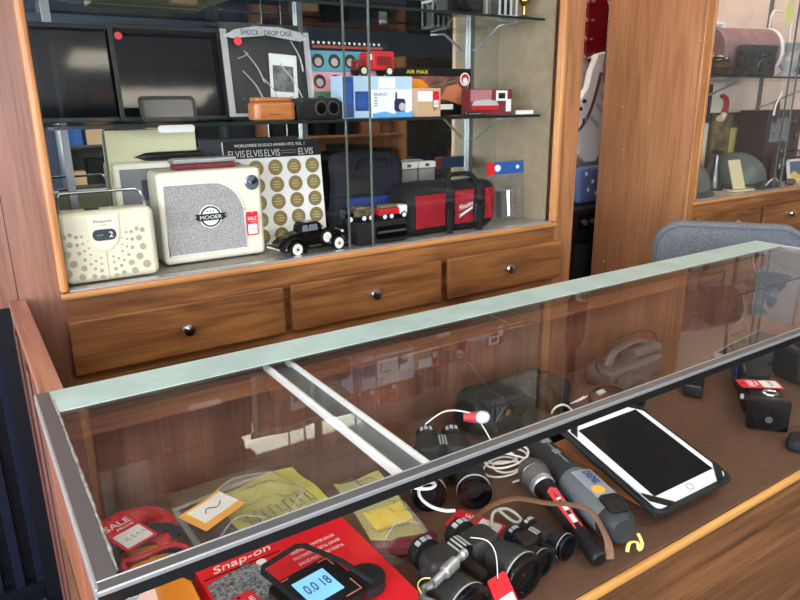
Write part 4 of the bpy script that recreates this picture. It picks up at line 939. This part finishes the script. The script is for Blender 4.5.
# clear bag of yellow papers -------------------------------------------------------------
t = thing('bagged_papers', 'clear plastic bag holding yellow papers and maroon cloth under the glass', 'plastic bag', (.40, .86, zf))
def env(name, x0, x1, y0, y1, z, mt, a, amp=.003):
    return MB().sheet(x0, x1, y0, y1, lambda u, v: amp*math.sin(7*u+3*v)+amp*.8*math.sin(11*v-4*u), 16, 10, .002, m=RZ(a) @ TR(0, 0, z)).build(name, mt, t)
t.location = (.34, .895, zf)
en = env('yellow_envelope', -.07, .085, -.062, .10, .02, YELLOW, .06)
q = MB()
for k in range(9):
    hgt = (.022, .03, .026, .03, .024, .03, .028, .03, .022)[k]
    x0 = -.05+k*.013
    q.tube([(x0, -.012-hgt/2, .029), (x0, -.012+hgt/2, .029)], .0016, 4); q.tube([(x0, -.012+hgt/2*(1 if k % 2 else -1), .029), (x0+.009, -.012+hgt/2*(1 if k % 2 else -1), .029)], .0014, 4)
qo = q.build('faded_lettering', GREYINK, en); qo.rotation_euler = (0, 0, .06)
MB().tube([(-.11, -.055, .012), (-.05, -.06, .026), (.02, -.07, .024), (.055, -.075, .016)], .011, 8, flat=.6, smooth=4).build('folded_yellow', YELB, t)
MB().tube([(-.10, -.075, .014), (-.07, -.08, .02), (-.04, -.082, .014)], .011, 8, flat=.5, smooth=3).build('red_scrap', REDP, t)
def film(x0, x1, y0, y1, top, nx, ny, a, k):
    def fn(u, v):
        e = max(0, (abs(u-.5)-.3)/.2)**2+max(0, (abs(v-.5)-.3)/.2)**2
        return max(.004, top+.006*math.sin(7*u+5*v+k)+.004*math.sin(19*u-8*v+k)+.003*math.sin(31*v+12*u)-(top)*.9*min(1, e))
    return MB().sheet(x0, x1, y0, y1, fn, nx, ny, .0005, m=RZ(a)).build('clear_bag', FILM, t)
film(-.128, .074, -.095, .115, .04, 44, 36, .04, 0)
q = MB(); q.tube([(-.120, -.05, .006), (-.128, .0, .01), (-.130, .11, .006)], .005, 6, flat=.4, smooth=4); q.tube([(-.134, .112, .006), (0, .118, .014), (.07, .116, .008)], .005, 6, flat=.4, smooth=4)
q.tube([(-.12, -.06, .034), (-.07, -.02, .044), (-.03, -.045, .043)], .0015, 5, flat=.6, smooth=4); q.tube([(-.1, .05, .036), (-.04, .085, .046), (.03, .07, .044)], .0015, 5, flat=.6, smooth=4); q.tube([(-.02, -.07, .04), (.03, -.03, .047), (.06, .02, .04)], .0015, 5, flat=.6, smooth=4)
q.build('seal_highlight', SEALGLINT, t)  # seal strips, and thin tubes standing in for the film's sparkle
t = thing('bagged_papers', 'second clear bag with pale yellow leaflet and maroon cloth, near the binoculars', 'plastic bag', (.474, .778, zf), (0, 0, -.12))
l1 = MB().sheet(-.042, .042, -.06, .11, lambda u, v: .03+.004*math.sin(5*u+3*v)-.012*(1-v)**2, 14, 14, .0015).build('leaflet', YELPALE, t)
text('BULLETIN', .055, .012, GREYINK, l1, (.008, .065, .0355), (0, 0, -.2))
MB().box(-.03, .034, -.035, .01, .0285, .0325, m=RX(.06)).build('yellow_print', YELB, l1)
MB().tube([(-.045, -.05, .014), (-.01, -.075, .018), (.03, -.08, .016), (.05, -.065, .012)], [.012, .017, .016, .010], 10, flat=.75, smooth=4).build('maroon_cloth', MAROON, t)
film(-.054, .05, -.092, .12, .044, 26, 34, 0, 2)
q = MB(); q.tube([(.048, -.085, .006), (.052, 0, .01), (.047, .11, .006)], .004, 6, flat=.4, smooth=4); q.tube([(-.03, -.07, .036), (.0, -.055, .047), (.03, -.065, .04)], .0015, 5, flat=.6, smooth=4)
q.build('seal_highlight', SEALGLINT, t)  # seal and crease of this bag, whitened in place of sparkle
t = thing('price_card', 'white card with orange edge lying on the left end of clear bag', 'card', (.242, .91, ZF+.046), (.05, 0, .45))
MB().box(-.038, .045, -.03, .03, 0, .0012).build('card', plain('orange card', (244, 172, 70), .6), t); MB().box(-.026, .043, -.016, .024, .0013, .002).build('label', PAPER, t)
MB().tube([(-.01, 0, .0025), (0, .008, .0025), (.012, -.002, .0025), (.026, .006, .0025)], .0008, 5, smooth=3).build('handwriting', INK, t)
# red gauge box -------------------------------------------------------------
t = thing('gauge_box', 'shiny red tool box carton with grey carbon pattern at front left of counter', 'box', (.293, .64, zf), (0, 0, .02))
MB().box(-.112, .112, -.105, .148, 0, .048, bev=.0012).build('carton', plain('glossy red carton', (226, 28, 40), .3), t)
nt_c = plain('carbon weave print', (104, 106, 110), .4, noise=.5, nscale=220)
pn = MB().prism([(-.108, -.1), (-.03, -.1), (-.03, .1), (-.045, .12), (-.108, .108)], .0481, .0488).build('carbon_panel', nt_c, t)
text('Snap-on', .085, .018, WHITE, t, (-.05, .131, .0486), (0, 0, .06), shear=.25)
q = MB(); q.box(-.108, .0, .118, .12, .0481, .0488); q.build('black_rule', INK, t)
for k, w_ in enumerate((.07, .074, .072)):
    text(('DIGITAL MULTIMETER GAUGE', 'MULTIMETRE DIGITAL GAUGE', 'GAUGE MULTIMETRO DIGITAL')[k], w_, .006, WHITE, t, (.045, .105-k*.0135, .0486), (0, 0, .06))
MB().ball((-.03, .112, .048), .006, sc=(1.2, 1.2, .15)).build('star_print', WHITE, t)
t = thing('digital_gauge', 'black digital gauge with lit blue screen on the red box', 'gauge', (.288, .645, ZF+.0505), (0, 0, .14)); t.scale = (.9, .9, 1)
MB().prism(rrect(.108, .10, .014), 0, .022, bev=.004, m=TR(0, -.01, 0)).build('housing', BLACK, t)
q = MB()
for (x0, x1, y0, y1) in ((-.038, -.02, .032, .0335), (.03, .046, .032, .0335), (.0445, .046, .015, .033), (.0445, .046, -.05, -.025), (-.0395, -.038, .02, .0335), (.02, .046, -.0515, -.05)): q.box(x0, x1, y0, y1, .022, .0226)
q.build('red_outline', plain('salmon line', (206, 112, 104), .5), t)
lc = MB().box(-.024, .028, -.035, .018, .0221, .0228).build('screen', LCD, t)
text('0.0 18', .04, .019, plain('dark digits', (30, 50, 90), .5), lc, (.003, -.006, .0232))
q = MB(); q.tube([(-.036, -.06, .03), (-.041, 0, .032), (-.043, .062, .027), (-.036, .072, .027), (.024, .079, .027), (.034, .072, .027), (.05, .0, .032), (.058, -.06, .03)], .0042, 8, flat=.8)
q.build('wire_loop', BLACKR, t)
MB().cyl((.07, -.03, .002), (.07, -.03, .016), .028, seg=30).build('dial', BLACKR, t)
sale_tag('red sale tag lying on the left side of red gauge box', (.213, .672, ZF+.0515), (.0, 0, .18), .038, .06)
# large porro binoculars -------------------------------------------------------------
def binocs(name, lab, loc, rz, s=1.0, L=.165, sp=.066, mat=CHAR, rx=0, ys=1):
    t = thing(name, lab, 'binoculars', loc, (rx, 0, rz)); t.scale = (1, ys, 1)
    for sx in (-1, 1):
        x = sx*sp/2*s
        b = MB(); b.lathe([(.020*s, 0), (.024*s, .01*s), (.024*s, .05*s), (.031*s, .085*s), (.033*s, .12*s), (.033*s, L*.9*s), (.030*s, L*s), (.026*s, L*s)], 28, m=TR(x+sx*.012*s, .05*s, .034*s) @ RX(PI/2) @ TR(0, 0, 0)); b.build('barrel', mat, t)
        r = MB(); r.lathe([(.0335*s, 0), (.0345*s, .002*s), (.0345*s, .004*s), (.0325*s, .005*s)], 28, m=TR(x+sx*.012*s, (.05-L*.93)*s, .034*s) @ RX(PI/2)); r.build('silver_ring', LGREY, t)
        r = MB(); r.lathe([(.034*s, 0), (.035*s, .01*s), (.034*s, .014*s), (.026*s, .014*s), (.025*s, .006*s), (0, .004*s)], 28, m=TR(x+sx*.012*s, (.05-L*.97)*s, .034*s) @ RX(PI/2)); ro = r.build('objective_ring', BLACKG, t)
        p = MB(); p.prism(rrect(.056*s, .07*s, .02*s), .008*s, .066*s, bev=.01*s, seg=3, m=TR(x-sx*.002*s, .035*s, 0)); p.build('prism_housing', mat, t)
        e = MB(); e.lathe([(.018*s, 0), (.018*s, .018*s), (.0245*s, .02*s), (.0245*s, .044*s), (.022*s, .05*s), (.016*s, .05*s), (.015*s, .04*s), (0, .04*s)], 26, m=TR(x-sx*.004*s, .065*s, .042*s) @ RX(-PI/2)); eo = e.build('eyepiece', BLACKR, t)
        for k in range(3): MB().box(-.0035*s, .0035*s, -.007*s, .007*s, -.001, .0012, m=TR(x-sx*.004*s, .095*s, .042*s) @ RY((k-1)*.42-.1) @ TR(0, 0, .0245*s)).build('scale_mark', LGREY, eo)
    w = MB(); w.cyl((0, .012*s, .052*s), (0, .058*s, .052*s), .0165*s, seg=32, mi=0)
    for k in range(16):
        a = 2*PI*k/16; w.box(-.0014*s, .0014*s, .014*s, .056*s, .0162*s, .0172*s, mi=1, m=TR(0, 0, .052*s) @ RY(a))
    w.build('focus_wheel', [BLACK, LGREY], t)
    mb = MB(); mb.cyl((0, -.06*s, .04*s), (0, .065*s, .04*s), .010*s); mb.build('hinge', BLACK, t)
    mb = MB(); mb.box(-.03*s, .03*s, .066*s, .074*s, .034*s, .05*s, bev=.003*s); mb.build('bridge', BLACK, t)
    return t
binocs('binoculars', 'large charcoal binoculars with striped focus wheel at front of counter', (.500, .595, zf), .06, .95, L=.14, sp=.08, ys=.63)
sale_tag('red sale tag tied by white string to the large charcoal binoculars', (.504, .530, ZF+.034), (.9, 0, .1), .034, .05, words=False, string=[(0, .021, .002), (.006, .05, .012), (.002, .07, .012), (-.012, .082, .0)])
binocs('binoculars', 'small black compact binoculars with tan strap beside the microphone', (.628, .585, zf), .10, .6, L=.105, mat=BLACKR, ys=.68)
t = tag(MB().tube([(-.10, .085, .006), (-.07, .085, .02), (-.04, .07, .05), (-.01, .045, .066), (.02, .01, .066), (.04, -.02, .072), (.060, -.042, .064), (.068, -.066, .03), (.0635, -.078, .004)], .0065, 6, flat=.2, smooth=5).build('leather_strap', LEATH), 'long tan leather strap looping over the small binoculars and microphone', 'strap', None, (.641, .60, zf+.002))
binocs('binoculars', 'black binoculars lying under the support bars end, eyepieces to the back', (.648, .848, zf), -.53, .84, L=.17, mat=BLACKR, sp=.066)
sale_tag('red and white sale tag lying flat in front of middle black binoculars', (.598, .70, ZF+.002), (0, .0, .42), .05, .085)
# micrometer -------------------------------------------------------------
t = thing('micrometer', 'silver micrometer with ratchet end resting on the large binoculars', 'micrometer', (.412, .560, ZF+.0735), (0, -.05, .3)); t.scale = (.68, .68, .8)
q = MB(); q.lathe([(.008, 0), (.008, .035), (.0115, .036), (.0115, .07), (.006, .075), (.006, .09), (.0085, .092), (.0085, .104), (0, .106)], 20, m=RY(PI/2)); q.build('thimble', ALU, t)
MB().tube([(-.004, 0, 0), (-.02, .008, -.002), (-.034, .0, -.002), (-.04, -.012, -.002), (-.036, -.03, -.002)], .0075, 8, smooth=4).build('frame', DALU, t)
MB().tube([(-.04, -.004, .008), (-.03, .012, .01), (-.015, .014, .012), (-.004, .003, .012)], .0012, 5, smooth=4).build('yellow_thread', plain('yellow thread', (222, 216, 120), .6), t)
# microphone -------------------------------------------------------------
t = thing('microphone', 'black handheld microphone with grey mesh head and red switch panel', 'microphone', (.736, .712, ZF+.0405), (0, 0, 0)); t.scale = (.87,)*3
d = Vector((-.055, -.190, -.026)).normalized(); Q = d.to_track_quat('Z', 'Y').to_matrix().to_4x4()
mesh_m = plain('mic mesh', (108, 100, 98), .45, .6, noise=.35, nscale=700, bump=.8)
MB().lathe([(0, -.036), (.012, -.033), (.022, -.026), (.028, -.014), (.0298, -.002), (.0285, .012), (.025, .026), (.022, .033), (0, .034)], 32, m=Q).build('mesh_head', mesh_m, t)
MB().lathe([(.0296, -.004), (.0306, -.003), (.0306, .001), (.0296, .002)], 32, m=Q).build('head_band', PEWTER, t)
MB().lathe([(.0225, .026), (.0245, .028), (.0245, .038), (.0215, .040), (.0215, .026)], 32, m=Q).build('collar', ALU, t)
MB().lathe([(0, .035), (.0215, .036), (.021, .06), (.0165, .14), (.0145, .2), (.0155, .205), (.0155, .225), (.012, .23), (0, .23)], 28, m=Q).build('handle', BLACK, t)
xd = d; zd_ = (Vector((-.25, -.35, 1))-xd*xd.dot(Vector((-.25, -.35, 1)))).normalized(); yd = zd_.cross(xd)
HM = Matrix((xd, yd, zd_)).transposed().to_4x4()
sp_ = MB().prism([(.07, -.010), (.165, -.008), (.17, 0), (.165, .008), (.07, .010), (.062, 0)], 0, .004, bev=.001, m=HM @ TR(0, 0, .0205) @ RY(math.radians(3.4))).build('switch_plate', plain('salmon red plate', (226, 66, 72), .4), t)
q = MB()
for x, ln in ((.095, .004), (.118, .012), (.145, .018)): q.box(x-ln/2, x+ln/2, -.004, .004, 0, .003, m=HM @ TR(0, 0, .0235) @ RY(math.radians(3.4)))
q.build('switch', WHITE, sp_)
# rotary tool -------------------------------------------------------------
t = thing('rotary_tool', 'dark grey rotary tool with silver label lying beside the microphone', 'rotary tool', (.830, .815, ZF+.0005))
d = Vector((-.088, -.285, 0)); Lr = d.length; d.normalize(); ang2 = math.atan2(d.y, d.x)
Mr = RZ(ang2) @ TR(0, 0, .032)
q = MB(); q.lathe([(.008, -.012), (.012, -.01), (.012, .0), (.02, .006), (.024, .03), (.0245, .12), (.0265, .15), (.03, .18), (.031, .25), (.0285, .285), (.02, .298), (0, .299)], 28, m=Mr @ RY(PI/2)); body = q.build('body', plain('rotary dark', (48, 50, 52), .45), t)
q = MB(); q.lathe([(.0282, .155), (.0318, .185), (.0328, .25), (.031, .268), (.028, .268), (.028, .155)], 28, m=Mr @ RY(PI/2)); q.build('grey_sleeve', plain('rotary grey', (112, 116, 118), .45), t)
q = MB()
for x, w_ in ((.045, .020), (.085, .013)): q.box(x, x+.014, -w_/2, w_/2, .0235, .0255, bev=.001, m=Mr); q.box(x-.02, x, -.0012, .0012, .0235, .0252, m=Mr)
q.box(.1, .135, -.0012, .0012, .0235, .0256, m=Mr); q.build('grey_inlay', GREY, body)
lb = MB().sheet(.172, .25, -.018, .018, lambda u, v: .0288+.004*math.cos((v-.5)*2.0)+.0012*u, 4, 10, .0008, m=Mr).build('label', plain('silver label', (206, 212, 222), .35), t)
lt = text('DREMEL', .038, .013, plain('label blue', (40, 62, 130), .5), lb, (0, 0, 0)); lt.matrix_basis = Mr @ TR(.20, .004, .0345)
MB().prism(circ(.011, 20), 0, .0012, m=Mr @ TR(.233, -.005, .0335)).build('orange_disc', plain('label orange', (240, 180, 70), .5), lb)
MB().prism(rrect(.04, .034, .008), 0, .006, bev=.002, m=Mr @ TR(.268, 0, .0272) @ RY(.12)).build('end_cap', BLACK, t)
t = tag(MB().tube([(0, 0, .003), (.012, .006, .01), (.02, -.002, .012), (.014, -.01, .006), (.026, -.006, .01), (.034, .008, .016)], .0028, 6, smooth=4, flat=.4).build('ribbon', plain('yellow ribbon', (226, 220, 130), .6)), 'short yellow ribbon at the near end of the rotary tool', 'ribbon', None, (.742, .521, zf))
# tablet in folio on wood -------------------------------------------------------------
t = thing('cigar_box', 'flat reddish wooden box propping the white tablet', 'wooden box', (.912, .67, zf), (0, 0, .02))
MB().box(-.056, .07, -.085, .115, 0, .02, bev=.002).build('base', wood('cigar wood', (150, 88, 50), (196, 130, 80), 'Y'), t)
MB().box(-.056, .07, -.085, .115, .0205, .03, bev=.002).build('lid', wood('cigar wood', (150, 88, 50), (196, 130, 80), 'Y'), t)
t = thing('tablet', 'white framed tablet in open black folio lying in the counter', 'tablet', (.913, .531, ZF+.0265), (math.radians(15), 0, math.radians(-1))); t.scale = (1.11, .93, 1)
q = MB(); q.prism(rrect(.178, .245, .016), 0, .008, bev=.003, m=TR(.012, .118, -.004)); q.build('folio', BLACKR, t)
q = MB(); q.prism(rrect(.162, .228, .012), .0045, .011, bev=.002, m=TR(.006, .118, 0)); q.build('frame', WHITE, t)
MB().box(-.063, .075, .026, .21, .011, .0115).build('screen', BLACKG, t)
q = MB(); q.tube([(.006+.0065*math.cos(a), .0145+.0065*math.sin(a), .0112) for a in [2*PI*k/20 for k in range(20)]], .0007, 5, closed=True); q.build('home_button', GREY, t)
MB().cyl((.006, .222, .011), (.006, .222, .0114), .0015, seg=10).build('camera_lens', INK, t)
for sx, sy in ((-1, 0), (1, 0), (-1, 1), (1, 1)):
    cx = .006+sx*.084; cy = .001 if sy == 0 else .235; v = 1 if sy == 0 else -1
    q = MB(); q.prism([(cx, cy+v*.022), (cx, cy+v*.040), (cx-sx*.034, cy), (cx-sx*.018, cy)][::(1 if sx*v > 0 else -1)], .0112, .0132); q.build('corner_strap', BLACK, t)
MB().cyl((-.074, .005, -.004), (-.074, .235, -.004), .006).build('folio_spine', BLACKR, t)
# black cylinder, coil of cable -------------------------------------------------------------
t = thing('flask', 'black cylindrical lens barrel lying behind the rotary tool', 'lens', (.886, .80, ZF+.0325), (0, 0, .05))
MB().cyl((0, 0, 0), (0, .075, 0), .031, .029, seg=32, bev=.004).build('barrel', BLACKR, t); MB().cyl((0, -.0015, 0), (0, .004, 0), .027, seg=32).build('front_glass', BLACKG, t)
q = MB(); rr = random.Random(5); pts = []
for k in range(46):
    a = k*.62; r = .034+.016*math.sin(k*.37)
    pts.append((r*math.cos(a)+.006*math.sin(k*.3), r*.72*math.sin(a), .006+.0011*k*.8+.003*math.sin(k)))
pts += [(.03, -.03, .03), (.005, -.045, .012), (-.02, -.04, .006)]
q.tube(pts, .002, 6, smooth=4); tag(q.build('white_cable', CORDW), 'tangled white cable coil between binoculars and microphone', 'cable', None, (.735, .795, zf)); bpy.data.objects['white_cable'].scale = (1.0, 1.0, .9); bpy.data.objects['white_cable'].location.x = .748
q = MB(); q.tube([(-.03, .0, .012), (-.01, .018, .02), (.014, .012, .02), (.02, -.012, .014), (.0, -.02, .02), (-.006, .01, .026), (.01, .02, .016)], .0024, 6, smooth=5)
tag(q.build('white_cable', CORDW), 'short twist of white cable next to the small binoculars strap', 'cable', None, (.637, .672, zf))
q = MB(); q.tube([(-.10, .10, .07), (-.06, .06, .10), (-.02, .02, .105), (.02, -.01, .09), (.06, -.05, .03)], .0018, 6, smooth=5)
tag(q.build('white_cable', CORDW), 'white earphone wire crossing the black binoculars behind front rail', 'cable', None, (.72, .865, zf)).scale = (.6, .6, .95)
q = MB(); rr = random.Random(2); pts = []
for k in range(26):
    a = k*.7; pts.append((.018*math.cos(a)+.0016*k, .02*math.sin(a)-.0042*k+.05, .09-.002*k))
q.tube(pts, .0022, 6, smooth=4); tag(q.build('thin_cord', CORDW), 'loose white cord hanging from the front end of the white support bars', 'cord', None, (.425, .665, ZF+.10))  # a loose white cord, not a cable
MB().ball((0, 0, 0), .001)
t = thing('earbud', 'white earbud with red tip beside the white earphone wire', 'earphone', (.74, .855, ZF+.088)); MB().ball((0, 0, 0), .014, sc=(1.1, 1, .8)).build('bud', WHITE, t); MB().cyl((-.028, .02, .0), (-.01, .006, 0), .008, .011).build('red_collar', plain('soft red', (206, 60, 70), .5), t)
# black bag and gear at the back -------------------------------------------------------------
t = thing('camera_bag', 'black padded camera bag with wide straps near the counter back', 'bag', (.905, .945, zf), (0, 0, -.1)); t.scale = (1.08, .85, .55)
mb = MB(); mb.add(softbag(.24, .13, .15, .04, .006, 12)); mb.build('body', BLACKF, t)
for x, a in ((.03, .1), (.065, .25)):
    MB().tube([(x-.03, .04, .12), (x-.01, -.02, .163), (x+.01, -.07, .13), (x+.02, -.08, .03)], .021, 8, flat=.25, smooth=4).build('strap', BLACKF, t)
MB().box(.02, .07, -.02, .03, .15, .175, bev=.006).build('buckle', BLACK, t)
MB().tube([(-.08, -.072, .03), (-.085, -.075, .08), (-.06, -.07, .13)], .0022, 6, smooth=3).build('piping', DGREY, t)
for k in range(2): MB().tube([(.088+k*.012, -.08, .075), (.105+k*.012, -.085, .088), (.125+k*.012, -.075, .086)], .0022, 6, smooth=3).build('white_stitch', CORDW, t)
tag(MB().tube([(-.025, .02, .003), (-.02, .01, .05), (.0, .0, .06), (.02, -.01, .04), (.03, -.03, .003)], .0022, 6, smooth=4).build('thin_cord', CORDW), 'thin white cord standing up beside the right-hand headphones', 'cord', None, (.948, .845, zf))  # this one is a cord as well, not a cable
t = thing('headphones', 'black headphones with cable bunched behind the front rail', 'headphones', (1.083, .782, zf+.026), (-1.25, 0, .1)); t.scale = (.66, .66, .66)
for s in (-1, 1): MB().lathe([(.0, 0), (.036, .002), (.04, .012), (.036, .026), (.02, .03), (0, .03)], 28, m=TR(s*.065, 0, .046) @ RY(s*PI/2) @ RX(.0)).build('ear_cup', BLACKR, t)
MB().tube([(-.082, 0, .05), (-.08, 0, .1), (-.04, 0, .135), (.04, 0, .135), (.08, 0, .1), (.082, 0, .05)], .009, 8, smooth=4, flat=.6).build('headband', BLACK, t)
for k in range(4): MB().tube([(.06*math.cos(a)+.01*k-.01, .035*math.sin(a)-.06, .012+.009*k) for a in [2*PI*i/18 for i in range(18)]], .0035, 6, closed=True).build('cable', BLACKR, t)
MB().box(-.105, -.065, -.03, -.012, .03, .042, bev=.002).build('blue_label', plain('pale blue label', (150, 190, 220), .5), t)
MB().box(-.045, -.015, -.0215, -.015, .1, .116).build('silver_badge', LGREY, t)
t = thing('video_camera', 'dark grey shoulder bag shaped camcorder at the counter back', 'camcorder', (1.285, .955, zf), (0, 0, .05)); t.scale = (1.1, .9, .5)
GB = plain('worn dark grey', (72, 68, 68), .6)
mb = MB(); mb.box(-.1, .09, -.045, .05, 0, .10, bev=.02, seg=3); mb.build('body', GB, t)
MB().cyl((-.06, -.05, .05), (-.06, -.085, .05), .034, .04).build('lens', GB, t)
MB().tube([(-.07, 0, .1), (-.05, 0, .16), (.02, 0, .175), (.06, 0, .15), (.07, 0, .1)], .012, 8, smooth=4).build('handle', GB, t)
MB().cyl((.0, -.0, .12), (.09, -.0, .12), .026, .03).build('viewfinder', GB, t)
MB().tube([(-.1, 0, .08), (-.11, .0, .16), (-.02, .01, .21), (.09, .01, .19), (.12, 0, .1)], .003, 6, smooth=5).build('shoulder_strap', BLACKF, t)
# right end of the counter -------------------------------------------------------------
t = thing('nail_gun', 'black boxy power tool with chrome ring and sale tag', 'power tool', (1.385, .69, zf), (0, 0, math.radians(-140)))
mb = MB(); mb.box(-.02, .115, -.034, .034, .01, .06, bev=.004); mb.build('magazine', BLACK, t)
mb = MB(); mb.prism([(-.02, .012), (-.02, .07), (-.07, .085), (-.17, .085), (-.19, .06), (-.17, .02), (-.07, .004)], -.03, .03, bev=.01, seg=3, m=STAND); mb.build('body', BLACK, t)
MB().box(.1, .122, -.038, .038, .0, .066, bev=.003).build('end_block', BLACKG, t)
q = MB(); q.tube([(.085+.013*math.cos(a), .004+.013*math.sin(a), .068) for a in [2*PI*k/20 for k in range(20)]], .0032, 8, closed=True); q.build('chrome_ring', CHROME, t)
MB().cyl((.05, -.036, .04), (.05, -.042, .04), .006).build('screw_head', LGREY, t)
MB().cyl((.1215, .0, .025), (.124, .0, .025), .007).build('bolt_head', DGREY, t)
MB().box(-.19, -.06, -.0345, -.0305, .03, .07, bev=.001).build('blue_cover', plain('dark blue cover', (32, 48, 92), .3), t)
sale_tag('red and white sale tag lying on the black boxy power tool', (1.355, .672, ZF+.0655), (0, 0, math.radians(50)), .042, .085)
t = thing('laptop', 'flat black closed tablet computer with pale metal rim lying near right end', 'laptop', (1.72, .862, zf), (0, 0, .12))
MB().box(-.13, .13, -.062, .062, 0, .012, bev=.002).build('body', BLACKG, t)
q = MB(); q.box(-.132, .132, .0622, .0655, 0, .0135); q.box(-.1335, -.1305, -.062, .0655, 0, .0135); q.build('metal_rim', ALU, t)
t = thing('camcorder', 'bulky black video camera with straps at right edge of counter', 'camcorder', (1.67, .70, zf), (0, 0, -.3))
mb = MB(); mb.box(-.1, .1, -.045, .045, 0, .09, bev=.015, seg=3); mb.build('body', BLACK, t)
MB().cyl((-.05, -.04, .05), (-.05, -.1, .045), .036, .032).build('lens', BLACKR, t)
MB().tube([(-.07, 0, .09), (-.04, 0, .125), (.05, 0, .125), (.08, 0, .09)], .010, 8, smooth=4, flat=.6).build('grip_handle', BLACKF, t)
MB().box(.0, .05, -.03, .0, .128, .136, bev=.001).build('white_label', WHITE, t)
tag(MB().tube([(-.12, -.06, .012), (-.06, -.10, .02), (.0, -.09, .03), (.06, -.12, .02), (.09, -.07, .02)], .012, 8, flat=.3, smooth=5).build('camera_strap', BLACKF), 'crumpled black camera strap in front of the bulky video camera', 'strap', None, (1.62, .66, zf))
t = thing('charger', 'small black charger block with cable behind the tablet', 'charger', (1.34, .81, zf), (0, 0, .5))
MB().box(-.035, .03, -.02, .02, 0, .03, bev=.005).build('block', BLACK, t); MB().box(.034, .075, -.018, .012, 0, .022, bev=.005).build('plug', BLACK, t); MB().cyl((.076, -.003, .011), (.082, -.003, .011), .003).build('pin', CHROME, t)
t = tag(MB().prism(rrect(.06, .035, .014), 0, .022, bev=.008, seg=3).build('key_fob', BLACKR), 'small black rounded gadget at the far right front of counter', 'gadget', None, (1.275, .545, zf), (0, 0, .3))
# ---------------------------------------------------------------- light and camera
def area(name, loc, rot, sx, sy, p, c):
    l = bpy.data.lights.new(name, 'AREA'); l.shape = 'RECTANGLE'; l.size = sx; l.size_y = sy; l.energy = p; l.color = c
    o = bpy.data.objects.new(name, l); C.objects.link(o); o.location = loc; o.rotation_euler = rot
    return o
area('daylight_left_window', (-2.95, -1.3, 1.6), (0, -PI/2, 0), 1.7, 5.6, 260, (.80, .88, 1))
area('daylight_front_window', (-.75, -4.95, 1.6), (PI/2, 0, 0), 3.1, 1.5, 120, (.84, .91, 1))
w = bpy.data.worlds.new('world'); bpy.context.scene.world = w; w.use_nodes = True
w.node_tree.nodes['Background'].inputs[0].default_value = (.75, .83, 1, 1); w.node_tree.nodes['Background'].inputs[1].default_value = 1.0
cam = bpy.data.cameras.new('camera'); co = bpy.data.objects.new('camera', cam); C.objects.link(co)
yaw, pitch, roll = .5803, .2890, -.0111
fw = Vector((math.sin(yaw)*math.cos(pitch), math.cos(yaw)*math.cos(pitch), -math.sin(pitch)))
rt = Vector((math.cos(yaw), -math.sin(yaw), 0)); up = rt.cross(fw)
r2 = rt*math.cos(roll)+up*math.sin(roll); u2 = up*math.cos(roll)-rt*math.sin(roll)
M = Matrix((r2, u2, -fw)).transposed().to_4x4(); M.translation = (0, 0, E)
co.matrix_world = M
cam.sensor_width = 36; cam.lens = 664.5*36/800; cam.clip_start = .02
sc = bpy.context.scene; sc.camera = co
sc.view_settings.view_transform = 'Standard'; sc.view_settings.look = 'None'; sc.view_settings.gamma = 1
sc.view_settings.use_curve_mapping = False; sc.view_settings.exposure = .7
sc.cycles.use_denoising = True; sc.cycles.transparent_max_bounces = 32; sc.cycles.max_bounces = 10
